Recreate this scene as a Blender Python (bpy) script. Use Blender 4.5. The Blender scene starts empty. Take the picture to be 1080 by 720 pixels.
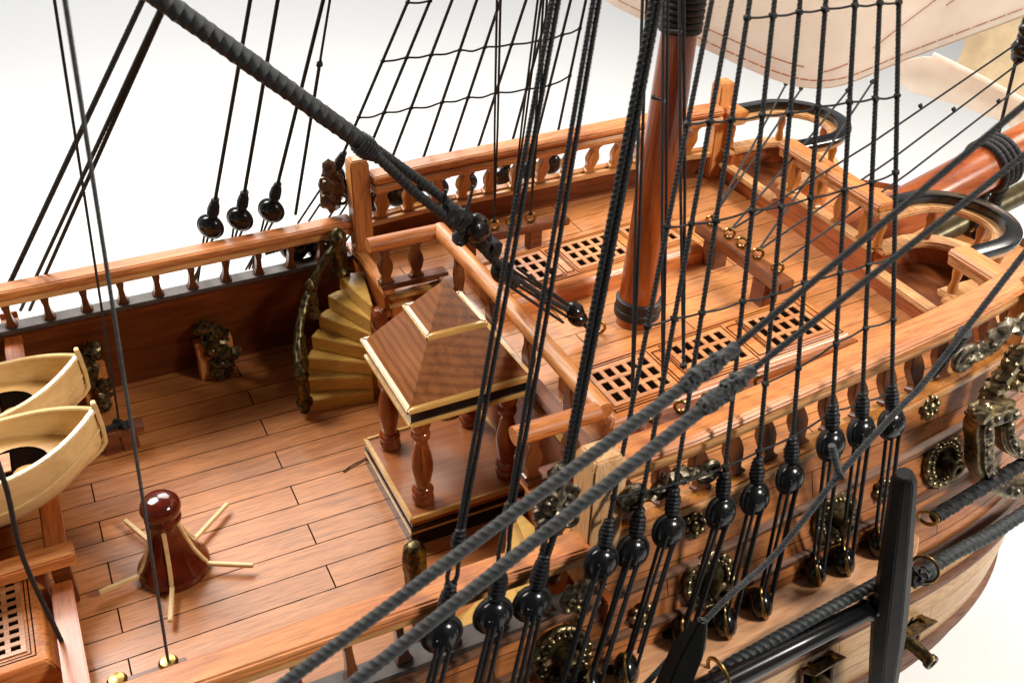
import bpy, bmesh, math, random
from mathutils import Vector, Matrix, noise
random.seed(11)
sc = bpy.context.scene
C = sc.collection

# ------------------------------------------------------------------ camera, light, exposure (1 unit = 1 cm of the model)
CX, CY, FPX = 540.0, 360.0, 1039.29
YAW, PITCH, ROLL = math.radians(62.692), math.radians(34.313), math.radians(1.572)
EYE = Vector((0, -26.1, 26.0))
fwd = Vector((math.cos(PITCH)*math.cos(YAW), math.cos(PITCH)*math.sin(YAW), -math.sin(PITCH)))
r0 = fwd.cross(Vector((0, 0, 1))).normalized(); u0 = r0.cross(fwd)
RIGHT = r0*math.cos(ROLL) + u0*math.sin(ROLL); UP = -r0*math.sin(ROLL) + u0*math.cos(ROLL)
cd = bpy.data.cameras.new("camera"); cam = bpy.data.objects.new("camera", cd); C.objects.link(cam)
cd.sensor_width = 36; cd.lens = 36*FPX/1080; cd.clip_start = .5; cd.clip_end = 4000
cam.matrix_world = Matrix(((RIGHT.x, UP.x, -fwd.x, EYE.x), (RIGHT.y, UP.y, -fwd.y, EYE.y), (RIGHT.z, UP.z, -fwd.z, EYE.z), (0, 0, 0, 1)))
cd.dof.use_dof = True; cd.dof.focus_distance = 37; cd.dof.aperture_fstop = .45
sc.camera = cam

w = bpy.data.worlds.new("World"); sc.world = w; w.use_nodes = True
w.node_tree.nodes["Background"].inputs[0].default_value = (.93, .96, 1, 1)
w.node_tree.nodes["Background"].inputs[1].default_value = .07

def softbox(name, loc, aim, size, power, col=(1, 1, 1)):
    l = bpy.data.lights.new(name, 'AREA'); l.shape = 'RECTANGLE'; l.size, l.size_y = size; l.energy = power; l.color = col
    o = bpy.data.objects.new(name, l); C.objects.link(o); o.location = loc
    o.rotation_euler = (Vector(aim)-Vector(loc)).to_track_quat('-Z', 'Y').to_euler(); return o
softbox("softbox", (28, 66, 62), (12, 0, 0), (42, 32), 46000, (1, .95, .87))
softbox("softbox", (82, 4, 68), (12, 0, 0), (22, 22), 100000, (1, .94, .85))
softbox("softbox", (-20, 46, 62), (0, -2, 0), (34, 34), 88000, (1, .94, .85))
softbox("softbox", (58, -54, 58), (18, -10, 3), (14, 14), 78000, (1, .94, .85))
softbox("softbox", (-35, 110, 120), (-40, 160, -15), (90, 90), 130000, (1, .99, .975))  # extra lamp aimed only at the paper, to whiten the background
softbox("softbox", (50, 185, 110), (60, 160, -15), (90, 60), 150000, (1, .99, .975))  # second background lamp, added to even out the paper's brightness

sc.view_settings.view_transform = 'Standard'; sc.view_settings.look = 'None'
sc.view_settings.exposure = -.24; sc.view_settings.gamma = 1
sc.cycles.max_bounces = 8

# ------------------------------------------------------------------ pixel -> place (how the photograph was measured)
def ray(x, y): return RIGHT*((x-CX)/FPX) - UP*((y-CY)/FPX) + fwd
def at(x, y, z=0.0): d = ray(x, y); return EYE + d*((z-EYE.z)/d.z)
def aty(x, y, Y): d = ray(x, y); return EYE + d*((Y-EYE.y)/d.y)
def atx(x, y, X): d = ray(x, y); return EYE + d*((X-EYE.x)/d.x)
def px(P):
    q = Vector(P)-EYE; k = q.dot(fwd); return (CX+FPX*q.dot(RIGHT)/k, CY-FPX*q.dot(UP)/k)
def lerp(a, b, t): return a+(b-a)*t
def interp(x, xs, ys):
    if x <= xs[0]: return ys[0]
    for i in range(len(xs)-1):
        if x <= xs[i+1]: return lerp(ys[i], ys[i+1], (x-xs[i])/(xs[i+1]-xs[i]))
    return ys[-1]

# ------------------------------------------------------------------ materials
def mat(name):
    m = bpy.data.materials.new(name); m.use_nodes = True
    nt = m.node_tree; return m, nt, nt.nodes["Principled BSDF"]
def N(nt, t, **kw):
    n = nt.nodes.new(t)
    for k, v in kw.items(): setattr(n, k, v)
    return n
def coords(nt, scale, perobj=True):
    tc = N(nt, 'ShaderNodeTexCoord'); mp = N(nt, 'ShaderNodeMapping'); mp.inputs['Scale'].default_value = scale
    nt.links.new(tc.outputs['Object'], mp.inputs['Vector'])
    if perobj:
        oi = N(nt, 'ShaderNodeObjectInfo'); mu = N(nt, 'ShaderNodeMath', operation='MULTIPLY'); mu.inputs[1].default_value = 37.0
        nt.links.new(oi.outputs['Random'], mu.inputs[0]); nt.links.new(mu.outputs[0], mp.inputs['Location'])
    return tc, mp
def ramp(nt, stops):
    r = N(nt, 'ShaderNodeValToRGB'); e = r.color_ramp.elements
    e[0].position, e[0].color = stops[0][0], (*stops[0][1], 1); e[1].position, e[1].color = stops[-1][0], (*stops[-1][1], 1)
    for p, c in stops[1:-1]:
        q = e.new(p); q.color = (*c, 1)
    return r
def mix(nt, a, b, fac, mode='MIX'):
    n = N(nt, 'ShaderNodeMix', data_type='RGBA', blend_type=mode); n.clamp_result = True
    for s, v in ((n.inputs[6], a), (n.inputs[7], b), (n.inputs[0], fac)):
        if hasattr(v, 'is_output'): nt.links.new(v, s)
        elif isinstance(v, (int, float)): s.default_value = v
        else: s.default_value = (*v, 1)
    return n.outputs[2]
AX = {'x': (.10, 1, 1), 'y': (1, .10, 1), 'z': (1, 1, .10)}
def wood(name, dark, light, axis='x', rough=.36, coat=.25, scale=1.0, pores=.35, spec=.5, figure=1.0, bump=.12):
    m, nt, b = mat(name)
    s = [v*scale for v in AX[axis]]
    tc, mp = coords(nt, [v*1.6 for v in s])
    n1 = N(nt, 'ShaderNodeTexNoise'); n1.inputs['Scale'].default_value = 1.5; n1.inputs['Detail'].default_value = 6; n1.inputs['Distortion'].default_value = 1.1*figure
    nt.links.new(mp.outputs[0], n1.inputs['Vector'])
    rp = ramp(nt, [(.3, dark), (.5, [lerp(a, c, .55) for a, c in zip(dark, light)]), (.72, light)])
    nt.links.new(n1.outputs['Fac'], rp.inputs['Fac'])
    tc2, mp2 = coords(nt, [v*14 if v >= scale*.5 else v*9 for v in s])
    n2 = N(nt, 'ShaderNodeTexNoise'); n2.inputs['Scale'].default_value = 1.3; n2.inputs['Detail'].default_value = 3
    nt.links.new(mp2.outputs[0], n2.inputs['Vector'])
    pr = ramp(nt, [(.36, (1-pores,)*3), (.52, (1, 1, 1))]); nt.links.new(n2.outputs['Fac'], pr.inputs['Fac'])
    col = mix(nt, rp.outputs[0], pr.outputs[0], 1.0, 'MULTIPLY')
    nt.links.new(col, b.inputs['Base Color'])
    b.inputs['Roughness'].default_value = rough; b.inputs['Coat Weight'].default_value = coat; b.inputs['Coat Roughness'].default_value = .12
    b.inputs['Specular IOR Level'].default_value = spec
    bp = N(nt, 'ShaderNodeBump'); bp.inputs['Strength'].default_value = bump; bp.inputs['Distance'].default_value = .03
    nt.links.new(n2.outputs['Fac'], bp.inputs['Height']); nt.links.new(bp.outputs[0], b.inputs['Normal'])
    m['col'] = 1
    return m, nt, b, col, tc
def planked(name, dark, light, pitch, off, butt0, blen, lineaxis='y', seam=.048, seamcol=(.022, .008, .004), rough=.34, coat=.2, var=.25, stag=2):
    """boards running along x: seams across lineaxis, butt joints staggered every other board"""
    m, nt, b, col, tc = wood(name, dark, light, 'x', rough, coat, 1.0, .30)
    sp = N(nt, 'ShaderNodeSeparateXYZ'); nt.links.new(tc.outputs['Object'], sp.inputs[0])
    def M(op, a, bb=None):
        n = N(nt, 'ShaderNodeMath', operation=op)
        for i, v in enumerate((a, bb)):
            if v is None: continue
            if isinstance(v, (int, float)): n.inputs[i].default_value = v
            else: nt.links.new(v, n.inputs[i])
        return n.outputs[0]
    Y = sp.outputs[1 if lineaxis == 'y' else 2]; X = sp.outputs[0]
    t = M('DIVIDE', M('SUBTRACT', Y, off), pitch); row = M('FLOOR', t); fr = M('SUBTRACT', t, row)
    d = M('MINIMUM', fr, M('SUBTRACT', 1.0, fr)); wob = N(nt, 'ShaderNodeTexNoise'); wob.inputs['Scale'].default_value = .9
    nt.links.new(tc.outputs['Object'], wob.inputs['Vector'])
    lw = M('MULTIPLY', M('ADD', M('MULTIPLY', wob.outputs['Fac'], 1.3), .25), seam/pitch*.5)
    s1 = M('LESS_THAN', d, lw)
    par = M('MODULO', M('ADD', row, 1000.0), float(stag))
    bx = M('DIVIDE', M('SUBTRACT', M('ADD', X, M('MULTIPLY', par, blen/stag)), butt0), blen)
    bi = M('FLOOR', bx); bf = M('SUBTRACT', bx, bi); bd = M('MINIMUM', bf, M('SUBTRACT', 1.0, bf))
    s2 = M('LESS_THAN', bd, seam*.55/blen)
    line = M('MAXIMUM', s1, s2)
    wn = N(nt, 'ShaderNodeTexWhiteNoise', noise_dimensions='2D'); cb = N(nt, 'ShaderNodeCombineXYZ')
    nt.links.new(row, cb.inputs[0]); nt.links.new(bi, cb.inputs[1]); nt.links.new(cb.outputs[0], wn.inputs['Vector'])
    vr = ramp(nt, [(0, (1-var, 1-var*1.1, 1-var*1.2)), (1, (1, 1, 1))]); nt.links.new(wn.outputs['Value'], vr.inputs['Fac'])
    c2 = mix(nt, col, vr.outputs[0], 1.0, 'MULTIPLY')
    c3 = mix(nt, c2, seamcol, line); nt.links.new(c3, b.inputs['Base Color'])
    inv = M('SUBTRACT', 1.0, line); nt.links.new(M('MULTIPLY', inv, .5), b.inputs['Specular IOR Level']); nt.links.new(M('MULTIPLY', inv, coat), b.inputs['Coat Weight'])
    return m
def plain(name, col, rough=.5, metal=0.0, coat=0.0, noisy=0.0, nscale=6.0, bump=0.0, col2=None, spec=.5, sheen=0.0):
    m, nt, b = mat(name)
    tc, mp = coords(nt, (1, 1, 1))
    n = N(nt, 'ShaderNodeTexNoise'); n.inputs['Scale'].default_value = nscale; n.inputs['Detail'].default_value = 5
    nt.links.new(mp.outputs[0], n.inputs['Vector'])
    c2 = col2 or [v*(1-noisy) for v in col]
    r = ramp(nt, [(.35, c2), (.65, col)]); nt.links.new(n.outputs['Fac'], r.inputs['Fac']); nt.links.new(r.outputs[0], b.inputs['Base Color'])
    b.inputs['Roughness'].default_value = rough; b.inputs['Metallic'].default_value = metal; b.inputs['Coat Weight'].default_value = coat
    b.inputs['Coat Roughness'].default_value = .08; b.inputs['Specular IOR Level'].default_value = spec; b.inputs['Sheen Weight'].default_value = sheen
    if bump:
        bp = N(nt, 'ShaderNodeBump'); bp.inputs['Strength'].default_value = bump; bp.inputs['Distance'].default_value = .06
        nt.links.new(n.outputs['Fac'], bp.inputs['Height']); nt.links.new(bp.outputs[0], b.inputs['Normal'])
    return m
M = {}
M['paper'] = plain('white_paper', (.65, .655, .66), .9, noisy=.01, spec=.2)
M['deck'] = planked('deck_planks', (.47, .155, .038), (.67, .262, .080), 1.112, .27, 2.2, 13.6, var=.16, rough=.38, coat=.12)
M['foredeck'] = planked('foredeck_planks', (.53, .185, .050), (.69, .292, .098), 1.112, .27, 2.2, 8.2, seam=.036, var=.10, rough=.38, coat=.12)
M['rail'] = wood('rail_wood', (.42, .11, .020), (.70, .26, .068), 'x', .46, .06, 1.2)[0]
M['rail_y'] = wood('rail_wood_across', (.48, .15, .030), (.74, .30, .085), 'y', .42, .12, 1.2)[0]
M['rail_z'] = wood('post_wood', (.50, .17, .038), (.74, .32, .10), 'z', .36, .25, 1.2)[0]
M['pale_post'] = wood('pale_post_wood', (.56, .27, .10), (.76, .46, .22), 'z', .45, .05, 1.2)[0]
M['shelf'] = wood('shelf_wood', (.60, .27, .12), (.76, .42, .22), 'x', .5, .0, 1.6, .2)[0]
M['cap'] = wood('cap_wood', (.48, .20, .065), (.74, .40, .155), 'x', .36, .25, 1.2)[0]
M['cap_y'] = wood('cap_wood_across', (.50, .22, .08), (.76, .43, .19), 'y', .36, .25, 1.2)[0]
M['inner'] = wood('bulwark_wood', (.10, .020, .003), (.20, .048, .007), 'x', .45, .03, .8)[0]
M['inner_y'] = wood('bulkhead_wood', (.30, .065, .012), (.52, .145, .03), 'y', .36, .2, .8)[0]
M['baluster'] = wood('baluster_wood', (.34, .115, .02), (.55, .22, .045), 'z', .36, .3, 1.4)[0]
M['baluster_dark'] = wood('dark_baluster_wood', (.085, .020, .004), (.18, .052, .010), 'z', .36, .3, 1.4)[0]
M['sillcap'] = plain('grey_sill', (.06, .045, .038), .5, noisy=.4, nscale=3)
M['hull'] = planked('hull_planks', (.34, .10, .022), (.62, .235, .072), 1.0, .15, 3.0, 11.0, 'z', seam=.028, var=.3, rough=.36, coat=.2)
M['oak'] = planked('oak_planks', (.60, .33, .14), (.78, .50, .26), .8, .1, 5.0, 9.0, 'z', seam=.022, var=.2, rough=.4, coat=.1, seamcol=(.2, .09, .04))
M['wale'] = wood('wale_wood', (.10, .04, .022), (.24, .115, .065), 'x', .5, .0, .8, spec=.25)[0]
M['hatch'] = wood('hatch_wood', (.46, .125, .025), (.70, .25, .065), 'x', .38, .15, .9)[0]
M['grate'] = wood('grating_wood', (.42, .15, .05), (.66, .29, .115), 'x', .4, .1, 1.0)[0]
M['mast'] = wood('mast_wood', (.18, .031, .005), (.42, .092, .015), 'z', .22, .6, .7, .2)[0]
M['sprit'] = wood('bowsprit_wood', (.26, .055, .014), (.50, .13, .035), 'x', .24, .5, .7, .2)[0]
M['roof'] = wood('roof_veneer', (.17, .045, .010), (.38, .115, .026), 'y', .16, .7, .75, .15, figure=2.0)[0]
m_, nt_, b_, col_, tc_ = wood('roof_striped_veneer', (.25, .078, .016), (.42, .145, .034), 'y', .20, .5, .75, .12, figure=1.5)
mp_ = N(nt_, 'ShaderNodeMapping'); mp_.inputs['Rotation'].default_value = (0, math.radians(-14), 0); nt_.links.new(tc_.outputs['Object'], mp_.inputs[0])
wv_ = N(nt_, 'ShaderNodeTexWave', wave_type='BANDS', bands_direction='Z'); wv_.inputs['Scale'].default_value = 1.15; wv_.inputs['Distortion'].default_value = 1.6; wv_.inputs['Detail'].default_value = 2; wv_.inputs['Detail Scale'].default_value = .8
nt_.links.new(mp_.outputs[0], wv_.inputs['Vector']); rp_ = ramp(nt_, [(.10, (.74, .69, .64)), (.6, (1, 1, 1))]); nt_.links.new(wv_.outputs['Fac'], rp_.inputs['Fac'])
nt_.links.new(mix(nt_, col_, rp_.outputs[0], 1.0, 'MULTIPLY'), b_.inputs['Base Color']); M['roof'] = m_
M['belfry'] = wood('belfry_wood', (.24, .065, .016), (.42, .135, .036), 'x', .36, .15, .8, .2)[0]
M['column'] = wood('column_wood', (.16, .028, .007), (.32, .07, .016), 'z', .16, .8, .8, .2)[0]
M['maple'] = wood('maple_trim', (.55, .29, .075), (.72, .43, .13), 'x', .3, .4, 1.4, .1)[0]
M['step'] = wood('step_wood', (.62, .34, .062), (.76, .47, .11), 'x', .38, .15, .9, .15)[0]
M['stick'] = wood('pale_stick', (.66, .43, .17), (.80, .58, .27), 'x', .4, .1, 1.5, .1)[0]
M['boat'] = wood('boxwood', (.66, .43, .17), (.80, .57, .27), 'x', .32, .3, .5, .08)[0]
M['boatfloor'] = wood('boat_floor', (.55, .29, .085), (.70, .42, .15), 'x', .3, .3, .5, .1)[0]
M['capstan'] = plain('capstan_lacquer', (.12, .013, .005), .14, coat=.5, col2=(.06, .006, .0025), nscale=2)
M['black'] = plain('black_lacquer', (.007, .007, .008), .2, coat=.2, noisy=.3, spec=.4)
M['blackwood'] = plain('black_stained_wood', (.005, .005, .005), .5, noisy=.5, nscale=4, bump=.2, spec=.3)
M['blackband'] = plain('black_whipping', (.010, .0105, .013), .5, noisy=.4, nscale=9, bump=.3, spec=.35)
M['rope'] = plain('tarred_rope', (.011, .0115, .0125), .62, noisy=.4, nscale=9, bump=.35, sheen=.08, spec=.3)
M['rope_g'] = plain('grey_black_rope', (.060, .063, .065), .75, noisy=.45, nscale=7, bump=.4, sheen=.15, spec=.3)
M['rope_b'] = plain('blue_black_rope', (.013, .018, .022), .55, noisy=.4, nscale=7, bump=.4, sheen=.1, spec=.35)
M['rope_t'] = plain('pale_thread', (.42, .42, .42), .7, noisy=.15)
M['brass'] = plain('aged_brass', (.46, .30, .095), .28, metal=1, noisy=.5, nscale=5)
M['gilt'] = plain('antique_gilt', (.40, .31, .17), .36, metal=1, col2=(.09, .07, .04), nscale=5.0, bump=.4)
M['pewter'] = plain('antique_pewter', (.30, .25, .18), .42, metal=1, col2=(.07, .06, .045), nscale=5, bump=.5)
M['bronze'] = plain('dark_bronze', (.20, .15, .065), .34, metal=.85, col2=(.035, .030, .018), nscale=6, bump=.4)
M['olive'] = plain('olive_bronze', (.16, .135, .07), .35, metal=.6, noisy=.4, nscale=3)
M['brownfig'] = plain('brown_carving', (.16, .075, .035), .35, coat=.2, col2=(.045, .022, .012), nscale=4, bump=.4)
M['dark'] = plain('shade_and_inlay_black', (.006, .003, .002), .9, noisy=.2, spec=.0)  # black that stands for shade inside holes; also colours the inlay lines
M['pinwood'] = wood('pinrail_wood', (.10, .025, .008), (.22, .062, .018), 'x', .45, .08, 1.0)[0]
M['pinwood_y'] = wood('pinrail_wood_across', (.12, .032, .010), (.26, .078, .022), 'y', .3, .35, 1.0)[0]
m_, nt_, b_ = mat('sail_canvas')
tc_, mp_ = coords(nt_, (1, 1, 1)); n_ = N(nt_, 'ShaderNodeTexNoise'); n_.inputs['Scale'].default_value = 1.2; n_.inputs['Detail'].default_value = 6
nt_.links.new(mp_.outputs[0], n_.inputs['Vector']); r_ = ramp(nt_, [(.3, (.78, .69, .60)), (.7, (.86, .80, .73))]); nt_.links.new(n_.outputs['Fac'], r_.inputs['Fac'])
v_ = N(nt_, 'ShaderNodeTexNoise'); v_.inputs['Scale'].default_value = 5; v_.inputs['Detail'].default_value = 2; nt_.links.new(mp_.outputs[0], v_.inputs['Vector'])
k_ = ramp(nt_, [(.20, (.45, .3, .2)), (.27, (1, 1, 1))]); nt_.links.new(v_.outputs['Fac'], k_.inputs['Fac'])
nt_.links.new(mix(nt_, r_.outputs[0], k_.outputs[0], 1.0, 'MULTIPLY'), b_.inputs['Base Color']); b_.inputs['Roughness'].default_value = .85
w_ = N(nt_, 'ShaderNodeTexNoise'); w_.inputs['Scale'].default_value = 22; nt_.links.new(mp_.outputs[0], w_.inputs['Vector'])
bp_ = N(nt_, 'ShaderNodeBump'); bp_.inputs['Strength'].default_value = .2; bp_.inputs['Distance'].default_value = .05; nt_.links.new(w_.outputs['Fac'], bp_.inputs['Height']); nt_.links.new(bp_.outputs[0], b_.inputs['Normal'])
tr_ = N(nt_, 'ShaderNodeBsdfTranslucent'); tr_.inputs[0].default_value = (.86, .78, .70, 1); ms_ = N(nt_, 'ShaderNodeMixShader'); ms_.inputs[0].default_value = .55
nt_.links.new(b_.outputs[0], ms_.inputs[1]); nt_.links.new(tr_.outputs[0], ms_.inputs[2]); nt_.links.new(ms_.outputs[0], nt_.nodes['Material Output'].inputs[0])
M['sail'] = m_
M['sail_w'] = plain('ochre_canvas', (.70, .56, .36), .85, noisy=.15, nscale=1.5, bump=.1)
M['stitch'] = plain('rust_stitching', (.55, .22, .10), .8, noisy=.3)

# ------------------------------------------------------------------ mesh helpers
class MB:
    def __init__(s): s.v = []; s.f = []
    def add(s, vs, fs):
        k = len(s.v); s.v += [Vector(p) for p in vs]; s.f += [[i+k for i in q] for q in fs]; return s
    def merge(s, o, Mx=None): return s.add([(Mx @ p) if Mx else p for p in o.v], o.f)
    def box(s, x0, x1, y0, y1, z0, z1, Mx=None):
        v = [Vector((x, y, z)) for x in (x0, x1) for y in (y0, y1) for z in (z0, z1)]
        if Mx: v = [Mx @ p for p in v]
        return s.add(v, [(0, 1, 3, 2), (4, 6, 7, 5), (0, 4, 5, 1), (2, 3, 7, 6), (0, 2, 6, 4), (1, 5, 7, 3)])
    def hexa(s, lo, hi):   # two quads, counter-clockwise seen from above
        return s.add(list(lo)+list(hi), [(3, 2, 1, 0), (4, 5, 6, 7)]+[(i, (i+1) % 4, 4+(i+1) % 4, 4+i) for i in range(4)])
    def rings(s, rings, cap=True, closed=False):
        n = len(rings[0]); k = len(s.v)
        for r in rings: s.v += [Vector(p) for p in r]
        R = len(rings)
        for i in range(R if closed else R-1):
            a, b = k+i*n, k+((i+1) % R)*n
            for j in range(n): s.f.append([a+j, a+(j+1) % n, b+(j+1) % n, b+j])
        if cap and not closed:
            s.f.append([k+j for j in reversed(range(n))]); s.f.append([k+(R-1)*n+j for j in range(n)])
        return s
    def tube(s, pts, r, n=10, closed=False):
        fr = frames(pts, closed); rr = r if isinstance(r, (list, tuple)) else [r]*len(pts)
        return s.rings([[p+(a*math.cos(t)+b*math.sin(t))*rr[i] for t in [2*math.pi*j/n for j in range(n)]] for i, (p, a, b) in enumerate(fr)], closed=closed)
    def lathe(s, prof, Mx=None, n=24):   # prof: (radius, height)
        rs = []
        for r, z in prof:
            q = [Vector((r*math.cos(2*math.pi*j/n), r*math.sin(2*math.pi*j/n), z)) for j in range(n)]
            rs.append([(Mx @ p) if Mx else p for p in q])
        return s.rings(rs)
    def prism(s, poly, y0, y1, Mx=None):  # polygon in x,z pushed along y
        n = len(poly); a = [Vector((x, y0, z)) for x, z in poly]; b = [Vector((x, y1, z)) for x, z in poly]
        if Mx: a = [Mx @ p for p in a]; b = [Mx @ p for p in b]
        return s.add(a+b, [list(range(n)), list(reversed(range(n, 2*n)))]+[(j, n+j, n+(j+1) % n, (j+1) % n) for j in range(n)])
    def sweep(s, pts, prof, up=Vector((0, 0, 1)), closed=False):   # prof: (outward, up) pairs
        rs = []; n = len(pts)
        for i, p in enumerate(pts):
            t = (pts[(i+1) % n]-pts[i-1]) if closed else (pts[min(i+1, n-1)]-pts[max(i-1, 0)])
            side = t.cross(up).normalized(); u = side.cross(t).normalized()
            rs.append([p+side*a+u*b for a, b in prof])
        return s.rings(rs, closed=closed)
    def ball(s, c, r, seed=0, amp=0.0, fr=1.5, sub=2):
        bm = bmesh.new(); bmesh.ops.create_icosphere(bm, subdivisions=sub, radius=1)
        r = Vector((r, r, r)) if isinstance(r, (int, float)) else Vector(r); c = Vector(c)
        vs = []
        for v in bm.verts:
            d = 1+amp*noise.noise(v.co*fr+Vector((seed*3.7, seed*1.3, 0)))
            vs.append(c+Vector((v.co.x*r.x, v.co.y*r.y, v.co.z*r.z))*d)
        s.add(vs, [[v.index for v in f.verts] for f in bm.faces]); bm.free(); return s
    def torus(s, c, R, r, ax=Vector((0, 0, 1)), n=28, m=10, a0=0, a1=2*math.pi):
        ax = Vector(ax).normalized(); u = ax.orthogonal().normalized(); v = ax.cross(u); full = abs(a1-a0-2*math.pi) < 1e-6
        pts = [Vector(c)+(u*math.cos(a0+(a1-a0)*i/(n if full else n-1))+v*math.sin(a0+(a1-a0)*i/(n if full else n-1)))*R for i in range(n)]
        return s.tube(pts, r, m, closed=full)
def frames(pts, closed=False):
    n = len(pts); out = []; a = None
    for i, p in enumerate(pts):
        t = (pts[(i+1) % n]-pts[i-1]) if closed else (pts[min(i+1, n-1)]-pts[max(i-1, 0)])
        t = t.normalized()
        if a is None: a = t.orthogonal().normalized()
        a = (a-t*a.dot(t)).normalized(); out.append((p, a, t.cross(a)))
    return out
def resample(pts, step):
    pts = [Vector(p) for p in pts]; out = [pts[0].copy()]; 
    for a, b in zip(pts, pts[1:]):
        k = max(1, int((b-a).length/step))
        for i in range(1, k+1): out.append(a.lerp(b, i/k))
    return out
def smooth_path(pts, sub=6):
    P = [Vector(p) for p in pts]; P = [P[0]*2-P[1]]+P+[P[-1]*2-P[-2]]; out = []
    for i in range(1, len(P)-2):
        for k in range(sub):
            t = k/sub; a, b, c, d = P[i-1], P[i], P[i+1], P[i+2]
            out.append(.5*((2*b)+(c-a)*t+(2*a-5*b+4*c-d)*t*t+(3*b-a-3*c+d)*t**3))
    return out+[P[-2]]
def rope_mb(pts, r, strands=3, n=None, wob=.0, seed=0, lay=3.6, taper=None, mb=None, amp=.055):
    """a laid rope: a lobed section whose corners follow the strands as they turn along the line"""
    mb = mb or MB(); n = n or (12 if r > .1 else 9); n = max(3*strands, n//strands*strands); pitch = max(lay*r, .16)
    P = resample(pts, max(pitch/(9.0 if r > .1 else 7.0), .022)); fr = frames(P); L = 0; rs = []; tot = sum((b-a).length for a, b in zip(P, P[1:])) or 1
    for i, (p, a, b) in enumerate(fr):
        if i: L += (P[i]-P[i-1]).length
        ph = 2*math.pi*L/pitch
        rr = r*(taper(L/tot) if taper else 1)
        if wob: rr *= 1+wob*noise.noise(Vector((L*.9, seed*5.1, 0)))
        ring = []
        for j in range(n):
            t = 2*math.pi*j/n; k = rr*((1-amp*.7+amp*math.cos(strands*t))); ring.append(p+(a*math.cos(t+ph)+b*math.sin(t+ph))*k)
        rs.append(ring)
    return mb.rings(rs)
def sag(a, b, d, k=8):
    a, b = Vector(a), Vector(b); return [a.lerp(b, i/k)-Vector((0, 0, d*4*(i/k)*(1-i/k))) for i in range(k+1)]

LOC = {}
def link(o, parent=None, loc=(0, 0, 0)):
    C.objects.link(o)
    if parent: o.parent = parent; LOC[o.name] = LOC[parent.name]
    else: o.location = loc; LOC[o.name] = Vector(loc)
    return o
def mesh_of(name, mb, m, off=Vector((0, 0, 0)), bevel=0.0, seg=2, ang=35, flat=False):
    me = bpy.data.meshes.new(name); me.from_pydata([p-off for p in mb.v], [], mb.f); me.update()
    bm = bmesh.new(); bm.from_mesh(me); bmesh.ops.recalc_face_normals(bm, faces=bm.faces)
    if bevel:
        es = [e for e in bm.edges if len(e.link_faces) == 2 and e.calc_face_angle(0) > math.radians(30)]
        bmesh.ops.bevel(bm, geom=es, offset=bevel, segments=seg, affect='EDGES', clamp_overlap=True)
    bm.to_mesh(me); bm.free()
    if not flat:
        me.shade_smooth(); me.set_sharp_from_angle(angle=math.radians(ang))
    me.materials.append(m); return me
def part(name, mb, m, parent, bevel=0.0, seg=2, ang=35, local=False, label=None, kind=None, flat=False):
    off = Vector((0, 0, 0)) if local or not parent else LOC[parent.name]
    o = bpy.data.objects.new(name, mesh_of(name, mb, m, off, bevel, seg, ang, flat)); link(o, parent)
    if label: o['label'] = label
    if kind: o['kind'] = kind
    return o
def tag(o, label, cat, group=None):
    o['label'] = label; o['category'] = cat
    if group: o['group'] = group
    return o
def thing(name, label, cat, loc=(0, 0, 0), group=None, rot=None):
    o = bpy.data.objects.new(name, None); o.empty_display_size = .2; link(o, None, loc)
    if rot is not None: o.rotation_mode = 'QUATERNION'; o.rotation_quaternion = rot.to_quaternion()
    return tag(o, label, cat, group)
def solo(name, mb, m, label, cat, group=None, bevel=0.0, **kw):
    c = sum(mb.v, Vector())/len(mb.v); c.z = min(p.z for p in mb.v)
    o = bpy.data.objects.new(name, mesh_of(name, mb, m, c, bevel, **kw)); link(o, None, c); return tag(o, label, cat, group)
def dup(root, loc, label, rot=None, group=None):
    r = root.copy(); C.objects.link(r); r.location = loc; LOC[r.name] = Vector(loc)
    if rot is not None: r.rotation_mode = 'QUATERNION'; r.rotation_quaternion = rot.to_quaternion()
    r['label'] = label
    if group: r['group'] = group
    for ch in [o for o in root.children]:
        c = ch.copy(); C.objects.link(c); c.parent = r
        for g in ch.children:
            d = g.copy(); C.objects.link(d); d.parent = c
    return r
def frame_matrix(z, x=None):
    z = Vector(z).normalized(); x = Vector(x) if x is not None else z.orthogonal(); x = (x-z*x.dot(z)).normalized(); y = z.cross(x)
    return Matrix((x, y, z)).transposed()
def place(p, R): return Matrix.Translation(Vector(p)) @ R.to_4x4()

# ------------------------------------------------------------------ ship lines
W65 = lambda X: interp(X, [-20, -10, 0, 8, 14, 22, 28, 34, 40], [9.6, 10.0, 10.0, 10.1, 10.35, 10.0, 9.75, 9.4, 9.0])
def HW(X, z):
    if z >= 1: h = W65(X)+.345*(6.5-z)
    else:
        u = 1-z; h = W65(X)+1.9+.345*u-.06*u*u
    xs = 36.4+.40*min(z, 6); t = (X-21)/(xs-21)
    if t > 0: h *= max(0.0, 1-min(1, t)**2.7)**.5
    return h
def hull_pt(X, z, side=-1, out=0.0): return Vector((X, side*(HW(X, z)+out), z))
def hull_n(X, z, side=-1):
    a = hull_pt(X+.05, z, side)-hull_pt(X-.05, z, side); b = hull_pt(X, z+.05, side)-hull_pt(X, z-.05, side)
    n = a.cross(b).normalized(); return n if n.y*side > 0 else -n
def hull_hit(x, y, out=0.0, side=-1):
    d = ray(x, y); t = 8.0
    while t < 70:
        P = EYE+d*t
        if P.y*side < HW(P.x, P.z)+out and P.z < 12: return P
        t += .01
    return P
DECKF = lambda X: 5.2+.055*(X-14)
RAILM = 6.45
SILLM = 4.75
RAILF = lambda X: 8.6+.0535*(X-13)
SILLF = lambda X: 6.45+.045*(X-12)
XB, XE = 11.1, 28.6
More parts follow.
